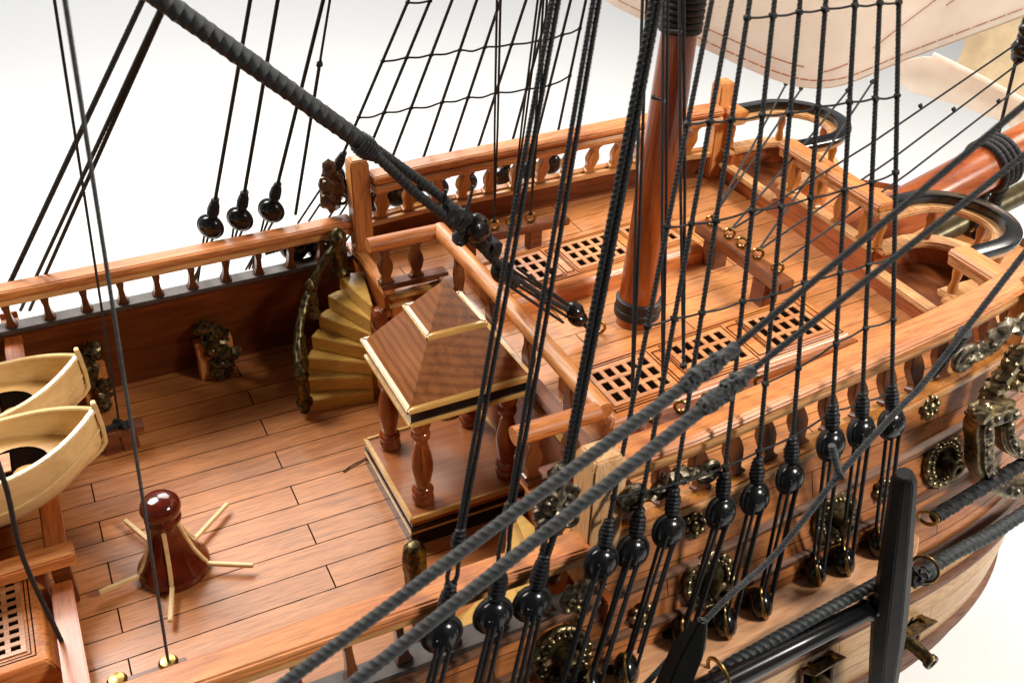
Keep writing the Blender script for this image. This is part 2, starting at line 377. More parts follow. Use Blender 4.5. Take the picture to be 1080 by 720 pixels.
def xs_(a, b, st=.5):
    k = max(1, int(round((b-a)/st))); return [a+(b-a)*i/k for i in range(k+1)]
def beakX(y): return 28.4+.06*y

# ------------------------------------------------------------------ the setting
mb = MB(); prof = [(0.01, -15)]+[(r, -15) for r in (20, 60, 110, 150, 190)]+[(190+60*math.sin(math.radians(a)), -15+60*(1-math.cos(math.radians(a)))) for a in range(10, 91, 10)]+[(250, 120), (250, 200)]
a_ = [math.radians(v) for v in range(-75, 221, 5)]   # a paper sweep curving up behind and beside the ship, open towards the camera
n_ = len(prof); vs = [Vector((10+r*math.cos(t), -5+r*math.sin(t), z)) for t in a_ for r, z in prof]
mb.add(vs, [(i*n_+j, (i+1)*n_+j, (i+1)*n_+j+1, i*n_+j+1) for i in range(len(a_)-1) for j in range(n_-1)])
o = part('backdrop', mb, M['paper'], None, ang=80); o['kind'] = 'structure'; o['label'] = 'seamless white paper under and behind the ship model'

# ------------------------------------------------------------------ hull
hull = thing('ship_hull', 'wooden ship model hull with planked decks, dark bulwarks and pale lower strakes', 'ship hull', (10, 0, 0))
def grid_hull(mb, x0, x1, zt, zb, side, out=0.0, nz=14, st=.5):
    X = xs_(x0, x1, st); vs = []
    for x in X:
        t = zt(x) if callable(zt) else zt; b = zb(x) if callable(zb) else zb
        vs += [hull_pt(x, lerp(t, b, j/nz), side, out) for j in range(nz+1)]
    k = nz+1; return mb.add(vs, [(i*k+j, (i+1)*k+j, (i+1)*k+j+1, i*k+j+1) for i in range(len(X)-1) for j in range(nz)])
mb = MB()
for sd in (-1, 1):
    grid_hull(mb, -18, XB, SILLM-.1, .9, sd); grid_hull(mb, XB, XE, lambda x: SILLF(x)-.1, .9, sd); grid_hull(mb, XE, 38.4, 5.6, .9, sd, st=.25)
part('upper_planking', mb, M['hull'], hull, ang=60)
mb = MB()
for sd in (-1, 1): grid_hull(mb, -18, 38.4, 1.0, -9.5, sd, -.02, 20, .3)
part('lower_planking', mb, M['oak'], hull, ang=60)
def strip(z, x0, x1, prof, side=-1, out=0.0, st=.5):
    zz = z if callable(z) else (lambda X: z)
    return MB().sweep([hull_pt(x, zz(x), side, out) for x in xs_(x0, x1, st)], prof)
BOX = lambda a, b, h: [(a, -h/2), (b, -h/2), (b, h/2), (a, h/2)]
RND = lambda a, b, h: [(a, -h/2), (b-.3*h, -h/2), (b-.05*h, -.35*h), (b, 0), (b-.05*h, .35*h), (b-.3*h, h/2), (a, h/2)]
for nm, z, h, o_, mt in (('wale', 1.35, .8, .3, 'wale'), ('wale', .35, .3, .2, 'wale'), ('lower_wale', -2.7, .55, .22, 'wale'), ('lower_wale', -3.9, .3, .16, 'wale')):
    part(nm, strip(z, -18, 38.3, RND(-.1, o_, h), st=.3), M[mt], hull)
    part(nm, strip(z, -18, 38.3, [(-a, b) for a, b in RND(-.1, o_, h)], 1, st=.3), M[mt], hull)
for z, h, o_, x0, x1 in ((lambda x: 4.75+.055*(x-10), .22, .22, -18, 28.4), (lambda x: 3.55+.02*(x-12), .26, .16, -18, 30)):
    part('moulding', strip(z, x0, x1, RND(-.1, o_, h)), M['wale'], hull)
    part('moulding', strip(z, x0, x1, [(-a, b) for a, b in RND(-.1, o_, h)], 1), M['wale'], hull)
# inner bulwarks
for sd in (-1, 1):
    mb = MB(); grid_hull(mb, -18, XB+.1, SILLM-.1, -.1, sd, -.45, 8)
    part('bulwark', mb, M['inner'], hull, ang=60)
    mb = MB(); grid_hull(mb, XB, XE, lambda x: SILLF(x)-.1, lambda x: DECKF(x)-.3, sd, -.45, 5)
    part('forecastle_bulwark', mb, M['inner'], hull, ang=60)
    part('sill', strip(SILLM, -18, XB, BOX(-.62, .1, .2) if sd < 0 else [(-a, b) for a, b in BOX(-.62, .1, .2)], sd), M['sillcap'], hull, .03)
    part('sill', strip(SILLF, XB, XE, BOX(-.62, .12, .22) if sd < 0 else [(-a, b) for a, b in BOX(-.62, .12, .22)], sd), M['cap'] , hull, .03)
    part('sill_plate', strip(lambda x: SILLF(x)+.14, XB, XE, BOX(-.30, .08, .1) if sd < 0 else [(-a, b) for a, b in BOX(-.30, .08, .1)], sd), M['baluster'], hull, .02)
# decks
def deck_sheet(x0, x1, zf, ins, th=.3, ymin=None, side=None):
    X = xs_(x0, x1, .7); vs = []
    for x in X:
        z = zf(x); yo = HW(x, z)-ins
        a, b = (-yo, yo) if ymin is None else ((ymin, yo) if side > 0 else (-yo, -ymin))
        vs += [Vector((x, a, z)), Vector((x, b, z)), Vector((x, b, z-th)), Vector((x, a, z-th))]
    n = len(X); fs = [(0, 1, 2, 3), (4*n-1, 4*n-2, 4*n-3, 4*n-4)]
    for i in range(n-1):
        k = 4*i; fs += [(k+j, k+4+j, k+4+(j+1) % 4, k+(j+1) % 4) for j in range(4)]
    return MB().add(vs, fs)
mb = deck_sheet(-18, 13.5, lambda x: 0.0, .40); part('main_deck', mb, M['deck'], hull)
hull_off = LOC[hull.name]
mb = deck_sheet(13.35, 28.55, DECKF, .40)
for sd in (-1, 1): mb.merge(deck_sheet(11.2, 13.35, DECKF, .40, .3, 6.3, sd))
part('forecastle_deck', mb, M['foredeck'], hull)
xb = xs_(28.4, 37.8, .6); part('beak_deck', MB().add([hull_pt(x, 5.35, -1, -.1) for x in xb]+[hull_pt(x, 5.35, 1, -.1) for x in reversed(xb)], [list(range(2*len(xb)))]), M['foredeck'], hull)
# waterway margin along the forecastle deck
for sd in (-1, 1):
    pts = [Vector((x, sd*(HW(x, DECKF(x))-.6), DECKF(x)+.05)) for x in xs_(11.4, 28.2)]
    part('waterway', MB().sweep(pts, BOX(-.16, .16, .14)), M['inner'], hull, .03)
# forecastle break: bulkhead, landing sides
mb = MB(); mb.box(13.3, 13.55, -6.3, 6.3, 0, 5.0); part('break_bulkhead', mb, M['inner_y'], hull)
for sd in (-1, 1):
    mb = MB(); a, b = sorted((sd*6.15, sd*6.42)); mb.box(11.1, 13.3, a, b, 0, 4.9); part('landing_side', mb, M['inner_y'], hull, .03)
    mb = MB(); mb.box(11.3, 13.2, *sorted((sd*6.05, sd*6.14)), 1.0, 3.9); part('side_panel', mb, M['belfry'], hull, .03)
    mb = MB(); mb.box(11.0, 13.3, *sorted((sd*5.98, sd*6.2)), 4.5, 4.62); part('maple_strip', mb, M['maple'], hull, .02)
    mb = MB(); mb.box(11.0, 13.3, *sorted((sd*5.9, sd*6.2)), 4.95, 5.1); part('maple_strip', mb, M['maple'], hull, .02)
    mb = MB(); mb.box(10.85, 11.12, *sorted((sd*6.2, sd*11.2)), 4.0, 5.0); part('landing_front', mb, M['inner_y'], hull, .03)
    mb = MB(); mb.box(10.75, 11.25, *sorted((sd*6.0, sd*10.0)), 5.15, 5.42); part('landing_edge', mb, M['rail_y'], hull, .06)
    mb = MB(); mb.box(13.25, 13.3, *sorted((sd*3.2, sd*5.8)), .9, 4.4); part('bulkhead_panel', mb, M['belfry'], hull, .02)
mb = MB(); mb.box(13.1, 13.32, -5.95, 5.95, 4.72, 4.84); part('maple_strip', mb, M['maple'], hull, .02)
# carved figure skirt: plain ends so that the hull is closed fore and aft
mb = MB(); mb.box(-18.2, -17.9, -11.5, 11.5, -8, 4.5); part('stern_bulkhead', mb, M['inner_y'], hull)

# ------------------------------------------------------------------ rails
HAND = [(-.36, -.1), (-.48, .0), (-.48, .14), (-.36, .26), (.36, .26), (.48, .14), (.48, .0), (.36, -.1)]
HAND2 = [(-.36, -.34), (-.36, -.12), (.36, -.12), (.36, -.34), (.28, -.42), (-.28, -.42)]
HANDF = [(-.42, -.1), (-.54, .02), (-.54, .16), (-.40, .28), (.40, .28), (.54, .16), (.54, .02), (.42, -.1)]
VASE = [(.0, .30), (.06, .30), (.09, .20), (.16, .15), (.30, .24), (.48, .30), (.62, .25), (.80, .14), (.92, .16), (.95, .26), (1.0, .26)]
FLARE = [(.0, .25), (.06, .21), (.18, .15), (.40, .115), (.75, .10), (.92, .13), (1.0, .15)]
def baluster_mesh(prof, h, d, name='baluster'):
    poly = [(w_, t*h) for t, w_ in prof]+[(-w_, t*h) for t, w_ in reversed(prof)]
    return mesh_of(name, MB().prism(poly, -d/2, d/2), M[name], bevel=.025, seg=1)
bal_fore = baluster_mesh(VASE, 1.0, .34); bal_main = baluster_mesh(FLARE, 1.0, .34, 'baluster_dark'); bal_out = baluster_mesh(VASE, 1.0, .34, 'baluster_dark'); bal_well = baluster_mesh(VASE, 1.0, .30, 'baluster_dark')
def rail(name, label, side, x0, x1, zr, zs, prof, bal, pitch, off=0.0, second=None, phase=0.0):
    mid = (x0+x1)/2
    t = thing(name, label, 'rail', (mid, side*HW(mid, zr(mid)), zs(mid)), 'balustrades along the ship sides')
    P = [Vector((x, side*HW(x, zr(x)), zr(x))) for x in xs_(x0, x1, .6)]
    part('handrail', MB().sweep(P, prof), M['rail'], t, .05)
    part('under_rail', MB().sweep(P, second or HAND2), M['cap'], t, .03)
    x = x0+.45+phase
    while x < x1-.2:
        zb, zt = zs(x)+.1, zr(x)-.40
        o = bpy.data.objects.new('baluster', bal); link(o, t)
        o.location = Vector((x, side*(HW(x, (zb+zt)/2)-.02), zb))-LOC[t.name]
        sh = (HW(x, zt)-HW(x, zb))*side
        o.rotation_euler = (-math.atan2(sh, zt-zb), 0, 0); o.scale = (1, 1, (zt-zb))
        x += pitch
    return t
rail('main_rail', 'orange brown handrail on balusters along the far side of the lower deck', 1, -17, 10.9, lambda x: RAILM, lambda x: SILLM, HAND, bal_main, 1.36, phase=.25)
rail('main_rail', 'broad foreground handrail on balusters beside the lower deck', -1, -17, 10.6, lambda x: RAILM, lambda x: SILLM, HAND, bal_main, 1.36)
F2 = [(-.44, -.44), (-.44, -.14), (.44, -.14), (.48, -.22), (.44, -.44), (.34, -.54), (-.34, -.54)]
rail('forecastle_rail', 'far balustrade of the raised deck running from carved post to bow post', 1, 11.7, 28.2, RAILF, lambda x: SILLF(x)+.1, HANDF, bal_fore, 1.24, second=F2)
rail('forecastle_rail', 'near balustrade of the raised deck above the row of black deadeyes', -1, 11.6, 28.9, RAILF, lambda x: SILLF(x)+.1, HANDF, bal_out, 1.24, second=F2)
def post(label, x, y, z0, z1, hx=.40, hy=.38, m='rail_z'):
    mb = MB(); q = lambda k, z: [Vector((x-hx*k, y-hy*k, z)), Vector((x+hx*k, y-hy*k, z)), Vector((x+hx*k, y+hy*k, z)), Vector((x-hx*k, y+hy*k, z))]
    mb.hexa(q(1, z0), q(1, z1-.18)); k = len(mb.v)
    mb = MB().rings([q(1, z0), q(1, z1-.22), q(.78, z1)])
    return solo('rail_post', mb, M[m], label, 'post', 'square posts at the ends of the rails', .05)
post('square wooden post behind the thick stay at the far break of the deck', 11.25, 9.9, 4.7, 9.45)
post('pale square post on the near rail between the two thick ropes', 11.05, -9.95, 4.7, 9.45, .52, .5, 'pale_post')
post('small square post at the far bow corner of the raised deck', 28.55, 8.75, 6.0, 10.7)
post('square post at the near bow corner of the raised deck', 28.3, -8.95, 6.0, 9.9, .4, .4)

# break rail across the ship with its returns
t = thing('break_rail', 'rounded rail across the deck break with a short return at each end', 'rail', (13.37, 0, 5.4))
RR = [(.34*math.cos(a)*1.0, .29*math.sin(a)) for a in [2*math.pi*i/14 for i in range(14)]]
part('cross_rail', MB().sweep([Vector((13.37, y, 7.42+.05*(1-abs(y)/6.4))) for y in xs_(-6.45, 6.45)], RR), M['rail_y'], t, .0, ang=50)
for sd in (-1, 1):
    part('return_rail', MB().sweep([Vector((x, sd*6.33, 7.40)) for x in (10.35, 11.5, 13.2)], RR), M['rail'], t, .0, ang=50)
    mb = MB(); mb.box(10.75, 13.6, sd*6.33-.3, sd*6.33+.3, 5.35, 5.6); part('rail_base', mb, M['pinwood'], t, .04)
    for x in (11.0, 12.3):
        o = bpy.data.objects.new('baluster', bal_well); link(o, t); o.location = Vector((x, sd*6.33, 5.6))-LOC[t.name]; o.scale = (1, 1, 1.55)
mb = MB(); mb.box(13.1, 13.65, -6.0, 6.0, 5.22, 5.5); part('rail_base', mb, M['pinwood_y'], t, .04)
for k in range(4):
    y = -4.5+k*3.0
    o = bpy.data.objects.new('baluster', bal_well); link(o, t); o.location = Vector((13.37, y, 5.5))-LOC[t.name]; o.scale = (1, 1, 1.65); o.rotation_euler = (0, 0, math.pi/2)  # darker wood colour stands for the shade under the cross rail

# beakhead bulkhead with its rail and two round seats of ease
bk = thing('beak_bulkhead', 'low wooden wall closing the raised deck at the bow under a rail', 'bulkhead', (28.4, 0, 6))
def seg(y0, y1, z0, z1, dx0, dx1):
    return MB().hexa([(beakX(y0)+dx0, y0, z0), (beakX(y0)+dx1, y0, z0), (beakX(y1)+dx1, y1, z0), (beakX(y1)+dx0, y1, z0)], [(beakX(y0)+dx0, y0, z1), (beakX(y0)+dx1, y0, z1), (beakX(y1)+dx1, y1, z1), (beakX(y1)+dx0, y1, z1)])
part('wall', seg(-9.2, 9.0, 5.3, 6.7, -.1, .15), M['inner_y'], bk)
for y0, y1 in ((7.7, 8.9), (-2.2, 4.0), (-8.8, -6.0)):
    part('wall', seg(y0, y1, 6.7, 7.35, -.1, .15), M['inner_y'], bk, .02)
    part('sill', seg(y0, y1, 7.35, 7.55, -.25, .35), M['cap_y'], bk, .05)
    P = [Vector((beakX(y), y, 9.3)) for y in xs_(y0-.1, y1+.1)]
    part('handrail', MB().sweep(P, HAND), M['rail_y'], bk, .05); part('under_rail', MB().sweep(P, HAND2), M['cap_y'], bk, .03)
    k = max(1, int((y1-y0)/1.5))
    for i in range(k):
        y = y0+(i+.5)*(y1-y0)/k; o = bpy.data.objects.new('baluster', bal_fore); link(o, bk)
        o.location = Vector((beakX(y), y, 7.55))-LOC[bk.name]; o.scale = (.9, 1, 1.42); o.rotation_euler = (0, 0, math.pi/2)
def seat(label, cx, cy, R):
    t = thing("bow_roundhouse", label, "roundhouse", (cx, cy, 6), 'half round roundhouses at the bow')
    arc = lambda r, z, a0=-100, a1=100, x=cx: [Vector((x+r*math.cos(math.radians(a)), cy+r*math.sin(math.radians(a)), z)) for a in xs_(a0, a1, 8)]
    U = lambda r, z: [Vector((beakX(cy-r)+.0, cy-r, z))]+arc(r, z, -90, 90)+[Vector((beakX(cy+r)+.0, cy+r, z))]
    part('apron', MB().sweep(U(R-.3, 6.3), BOX(-.12, .12, 2.2)), M['inner_y'], t)
    part('seat_ledge', MB().sweep(U(R-.35, 7.5), BOX(-.42, .42, .28)), M['cap_y'], t, .08)
    part('seat_floor', MB().add(U(R-.35, 6.55), [list(range(len(U(R, 0))))]), M['pinwood_y'], t)
    part('lower_sill', MB().sweep([Vector((beakX(y)-.1, y, 6.75)) for y in xs_(cy-R+.2, cy+R-.2)], [(-.3, -.1), (.3, -.1), (.3, .12), (-.3, .12)]), M['cap_y'], t, .06)
    part('inner_rail', MB().sweep(U(R-.30, 9.02), BOX(-.42, .40, .24)), M['cap_y'], t, .05)
    part('rim', MB().sweep(U(R-.1, 9.32), RND(-.26, .36, .34)), M['black'], t, .05)
    for a in (-115, -60, 0, 60, 115):
        x_, y_ = (cx+(R-.3)*math.cos(math.radians(a)), cy+(R-.3)*math.sin(math.radians(a))) if abs(a) < 100 else (beakX(cy)+.15, cy+math.copysign(R-.3, a))
        part('spindle', MB().lathe([(.16, 7.6), (.2, 7.8), (.13, 8.1), (.2, 8.5), (.14, 8.8), (.18, 8.95)], Matrix.Translation((x_, y_, 0)), 12), M['baluster'], t)
    return t
seat('black rimmed half round roundhouse beyond the far end of the bow rail', 30.6, 6.1, 2.35)
seat('black rimmed half round roundhouse beside the bowsprit on the near side', 29.7, -4.1, 2.2)

# ------------------------------------------------------------------ foremast, bowsprit, spars
mt = thing('foremast', 'glossy red brown mast rising from the raised deck with black bands', 'mast', (18.8, 0, 5.4))
axm = lambda z: Vector((18.78+(z-5.2)*.042, 0, z)); rm = lambda z: .78-.0165*(z-5.4)
part('shaft', MB().tube([axm(z) for z in (4.9, 6, 9, 13, 17, 22, 30, 48)], [rm(min(z, 26)) for z in (4.9, 6, 9, 13, 17, 22, 30, 48)], 40), M['mast'], mt)
part('deck_collar', MB().tube([axm(z) for z in (5.75, 5.78, 6.05, 6.1, 6.45, 6.5)], [.80, .88, .89, .85, .87, .79], 40), M['blackband'], mt)
mb = MB()
for i in range(14): mb.torus(axm(16.55+i*.2), rm(17)+.03, .115, (0.04, 0, 1), 40, 8)
part('rope_woolding', mb, M['blackband'], mt)
bs = thing('bowsprit', 'thick red brown spar slanting up over the bow at the edge of the photo', 'spar', (28, 0, 6.4))
axb = lambda x: Vector((x, 0, 9.15+(x-38.2)*.285))
part('shaft', MB().tube([axb(x) for x in (28.75, 30, 36, 45, 62)], [1.02, 1.02, 1.0, .92, .75], 36), M['sprit'], bs)
mb = MB(); d_ = Vector((1, 0, .285)).normalized()
for i in range(4): rope_mb([axb(36.35+i*.26)+(Vector((0, 1, 0))*math.cos(a)+d_.cross(Vector((0, 1, 0)))*math.sin(a))*1.1 for a in [2*math.pi*k/30 for k in range(31)]], .15, mb=mb)
part('rope_collar', mb, M['rope'], bs)
a, b = aty(1010, 238, .3), aty(1079, 203, .3); d = (b-a)
solo('beak_rail', MB().tube([a-d*.6, a, b, b+d*1.5], [.42, .46, .5, .5], 16), M['olive'], 'dull olive gilded bar under the red brown bowsprit', 'rail')
mb = MB(); g0 = axb(37.0)+Vector((0, -.6, -.9))
rope_mb([g0, Vector((36.6, -.5, 5.2)), Vector((36.3, -.3, 3.5))], .3, mb=mb); rope_mb([g0+Vector((.3, .9, 0)), Vector((36.9, .4, 5.0)), Vector((36.6, .3, 3.5))], .3, mb=mb)
solo('gammoning', mb, M['rope'], 'black rope lashing hanging straight down from the bowsprit', 'rope')

# ------------------------------------------------------------------ lower deck fittings
# capstan
t = thing('capstan', 'dark red lacquered capstan with pale sticks on the lower deck', 'capstan', (.65, .1, 0))
Mx = Matrix.Translation((.65, .1, 0))
part('barrel', MB().lathe([(.0, 0), (1.12, 0), (1.20, .08), (1.20, .32), (1.12, .44), (1.02, .58), (.80, 1.0), (.63, 1.5), (.50, 1.95), (.46, 2.2), (.50, 2.32), (.60, 2.40), (.60, 2.52), (.54, 2.6), (.62, 2.72), (.665, 2.92), (.62, 3.12), (.48, 3.28), (.25, 3.36), (0, 3.38)], Mx, 40), M['capstan'], t, ang=60)
for a in (187, 257, 332, 42, 113):
    c, s_ = math.cos(math.radians(a)), math.sin(math.radians(a)); e = Vector((c, s_, 0)); n = Vector((-s_, c, 0))
    mb = MB(); o_ = Vector((.65, .1, 0))
    pts = [(1.14, .46), (1.0, .66), (.79, 1.05), (.63, 1.52), (.50, 2.0), (.48, 2.18)]
    mb.rings([[o_+e*(r-.05)+n*.07+Vector((0, 0, z)), o_+e*(r+.07)+n*.07+Vector((0, 0, z)), o_+e*(r+.07)-n*.07+Vector((0, 0, z)), o_+e*(r-.05)-n*.07+Vector((0, 0, z))] for r, z in pts])
    part('whelp', mb, M['stick'], t, .015)
    ln = {187: 2.5, 257: 2.6, 332: 2.75, 42: 3.15, 113: 3.05}[a]
    mb = MB(); q = lambda r, h: [o_+e*r+n*.075+Vector((0, 0, h)), o_+e*r-n*.075+Vector((0, 0, h)), o_+e*r-n*.075+Vector((0, 0, h+.15)), o_+e*r+n*.075+Vector((0, 0, h+.15))]
    part('bar', mb.rings([q(.95, .26), q(ln, .24)]), M['stick'], t, .02)

# belfry
bx, by = 10.86, 0.0
t = thing('belfry', 'belfry with pointed two tier roof on turned columns in front of the deck break', 'belfry', (bx, by, 0))
def slab(h, z0, z1): return MB().box(bx-h, bx+h, by-h, by+h, z0, z1)
part('base', slab(2.36, .9, 1.30), M['belfry'], t)
part('base_step', slab(2.44, .0, .9), M['black'], t)
part('base_trim', slab(2.47, .62, .72), M['maple'], t, .02)
def frame_trim(h, wd, z0, z1):
    mb = MB()
    P = [Vector((bx+a*h, by+b*h, (z0+z1)/2)) for a, b in ((-1, -1), (1, -1), (1, 1), (-1, 1))]
    I = [Vector((bx+a*(h-wd), by+b*(h-wd), 0)) for a, b in ((-1, -1), (1, -1), (1, 1), (-1, 1))]
    for i in range(4):
        j = (i+1) % 4
        mb.hexa([Vector((q.x, q.y, z0)) for q in (P[i], P[j], I[j], I[i])], [Vector((q.x, q.y, z1)) for q in (P[i], P[j], I[j], I[i])])
    return mb
part('base_edge', frame_trim(2.46, .16, 1.14, 1.36), M['maple'], t, .03)
COL = [(.36, 0), (.40, .08), (.40, .26), (.33, .34), (.40, .48), (.40, .58), (.27, .70), (.30, .95), (.40, 1.5), (.41, 1.75), (.35, 2.2), (.25, 2.65), (.24, 2.85), (.34, 2.98), (.34, 3.12), (.26, 3.2), (.36, 3.45), (.40, 3.8), (.40, 4.02)]
cm = mesh_of('column', MB().lathe(COL, None, 20), M['column'], ang=50)
for a in (-1, 1):
    for b in (-1, 1):
        o = bpy.data.objects.new('column', cm); link(o, t); o.location = Vector((bx+a*1.65, by+b*1.65, 1.3))-LOC[t.name]
part('eave_board', slab(2.16, 5.18, 5.95), M['black'], t)
part('eave_trim', frame_trim(2.26, .22, 5.22, 5.38), M['maple'], t, .03)
part('eave_trim', frame_trim(2.34, .24, 5.86, 6.06), M['maple'], t, .04)
def pyr(h0, z0, h1, z1):
    q = lambda h, z: [Vector((bx+a*h, by+b*h, z)) for a, b in ((-1, -1), (1, -1), (1, 1), (-1, 1))]
    return MB().rings([q(h0, z0), q(h1, z1)])
part('roof', pyr(2.2, 6.0, 1.02, 7.72), M['roof'], t)
part('roof_trim', frame_trim(1.12, .22, 7.66, 7.88), M['maple'], t, .04)
part('roof_cap', pyr(.98, 7.8, .01, 9.16), M['roof'], t)
part('bell', MB().lathe([(.55, 0), (.50, .1), (.36, .45), (.30, .75), (.14, .95), (.05, 1.0), (.05, 1.6)], Matrix.Translation((bx, by, 3.6)), 20), M['brass'], t)

# winding stairs, one each side
def stairs(label, sd):
    t = thing('winding_stairs', label, 'stairs', (10.2, sd*6.7, 0), 'winding stairs up to the raised deck')
    c = Vector((10.35, sd*6.15, 0)); n = 7
    A = lambda i: math.radians(lerp(171, 86, i/n))
    P = lambda r, a, z: Vector((c.x+r*math.cos(a), c.y+sd*r*math.sin(a), z))
    for i in range(n):
        a0, a1 = A(i)+.02, A(i+1)-.12; z1 = .55+i*.68
        lo = [P(.25, a0, z1-.62), P(3.0, a0, z1-.62), P(3.05, (a0+a1)/2, z1-.62), P(3.0, a1, z1-.62), P(.25, a1, z1-.62)]
        hi = [Vector((p.x, p.y, z1)) for p in lo]
        part('step', MB().add(lo+hi, [(4, 3, 2, 1, 0), (5, 6, 7, 8, 9)]+[(k, (k+1) % 5, 5+(k+1) % 5, 5+k) for k in range(5)]), M['step'], t, .03)
        lo = [P(.25, a0, 0), P(2.9, a0, 0), P(2.9, a1, 0), P(.25, a1, 0)]; hi = [Vector((p.x, p.y, z1-.63)) for p in lo]
        if i: part('riser', MB().add(lo+hi, [(3, 2, 1, 0), (4, 5, 6, 7)]+[(k, (k+1) % 4, 4+(k+1) % 4, 4+k) for k in range(4)]), M['step'], t)
    part('newel', MB().lathe([(.26, 0), (.26, 3.5), (.24, 3.6), (.33, 3.75), (.36, 4.1), (.33, 4.4), (.2, 4.56), (0, 4.6)], Matrix.Translation((10.55, sd*6.15, 0)), 18), M['column'], t)
    for a, z0, z1, r in ((172, .5, 2.05, .3), (150, 1.6, 3.0, .2), (125, 3.2, 4.7, .24), (96, 4.6, 6.4, .33)):
        p = P(3.15, math.radians(a), 0); L = z1-z0
        part('bronze_post', MB().lathe([(r*1.15, 0), (r*1.2, .12*L), (r*.85, .22*L), (r, .5*L), (r*.9, .85*L), (r*1.12, .95*L), (r*1.05, 1.05*L), (r*.45, 1.2*L), (0, 1.24*L)], Matrix.Translation((p.x, p.y, z0)), 16), M['bronze'], t)
    hp = [P(3.2, math.radians(176), .3), P(3.25, math.radians(176), 1.4), P(3.2, math.radians(170), 2.3)]+[P(3.18, math.radians(lerp(160, 98, k/6)), lerp(2.75, 6.0, k/6)) for k in range(7)]
    part('handrail', rope_mb(smooth_path(hp, 6), .22, 2, 12, .2, 3, 9), M['bronze'], t)
stairs('yellow winding steps with dark bronze rail in the far corner of the lower deck', 1)
stairs('yellow winding steps half hidden below the near post and rail', -1)
P_ = aty(437, 585, -5.2)
solo('bronze_bollard', MB().lathe([(.36, P_.z-2.6), (.38, P_.z-.7), (.42, P_.z-.5), (.42, P_.z), (.36, P_.z+.3), (.22, P_.z+.48), (0, P_.z+.54)], Matrix.Translation((P_.x, P_.y, 0)), 8), M['bronze'], 'dark bronze bollard in front of the belfry by the near rail', 'bollard', bevel=.03)

# carved brackets and small gear by the far bulwark
def carved(mb, pts, seed=0, amp=.35, beads=0, spread=.3):
    rnd = random.Random(seed)
    for i, (p, r) in enumerate(pts): mb.ball(p, r, seed+i, amp, 2.2, 2)
    for k in range(beads):
        p, r = rnd.choice(pts); rr = r if isinstance(r, (int, float)) else sum(r)/3
        d = Vector((rnd.gauss(0, 1), rnd.gauss(0, 1), rnd.gauss(0, 1))).normalized()*rr*rnd.uniform(.8, 1.05)
        mb.ball(Vector(p)+d, rr*rnd.uniform(.18, .34), k, .2, 2, 1)
    return mb
def bracket(label, x, y, w_, h_):
    t = thing('carved_bracket', label, 'carving', (x, y, 0), 'carved brackets by the far bulwark')
    part('backboard', MB().box(x-w_*.55, x+w_*.5, y, y+.5, 0, h_*.72), M['rail_z'], t, .05)
    pts = [((x+random.uniform(-.3, .35)*w_, y-.1, h_*k/7), (w_*.36, .34, h_*.12)) for k in range(1, 8)]
    part('carving', carved(MB(), pts, int(x*10)+40, .6, 120), M['bronze'], t)
bracket('dark bronze carving on a wooden block against the far bulwark, clear of the boats', 4.6, 10.6, 1.5, 2.7)
bracket('dark bronze carving just behind the bow tips of the two pale boats', -.35, 10.2, 1.0, 3.1)
p = at(72, 402, .3); p = aty(72, 396, 11.0)
solo('bronze_pot', MB().lathe([(.30, -.7), (.42, -.4), (.40, 0), (.46, .15), (.46, .35), (.36, .36), (.34, .1), (0, .1)], Matrix.Translation(p), 20), M['bronze'], 'small dark round pot half hidden behind the farther boat', 'pot')
t = thing('pin_bench', 'low dark bench with a knotted black rope on top, right of the boats', 'bench', (.1, 7.4, 0))
part('bench_top', MB().box(-.75, .95, 7.1, 7.75, .78, 1.05), M['pinwood'], t, .04)
for x in (-.45, .25): part('leg', MB().box(x-.22, x+.4, 7.18, 7.6, 0, .78), M['pinwood'], t, .03)
mb = MB(); 
for k in range(5): mb.ball((.0+.12*k-.1, 7.4+random.uniform(-.15, .15), 1.15+random.uniform(0, .12)), .15, k, .4)
rope_mb(smooth_path([(-.7, 7.3, 1.1), (-.3, 7.4, 1.15), (.1, 7.42, 1.22), (.5, 7.3, 1.12)], 6), .11, mb=mb)
part('rope_knot', mb, M['rope'], t)
t = thing('deck_pinrail', 'small dark rail with two brass knobs at the bottom edge of the photo', 'pinrail', (-1.2, -4.7, 0))
part('bar', MB().box(-4.2, .25, -4.95, -4.5, .55, .9), M['pinwood'], t, .04)
for x in (-3.6, -.3): part('foot', MB().box(x-.2, x+.2, -4.9, -4.55, 0, .55), M['pinwood'], t)
for x in (-.28, -1.75): part('knob', MB().lathe([(.12, .88), (.12, .95), (.28, 1.02), (.30, 1.12), (.22, 1.22), (0, 1.26)], Matrix.Translation((x, -4.72, 0)), 18), M['brass'], t)

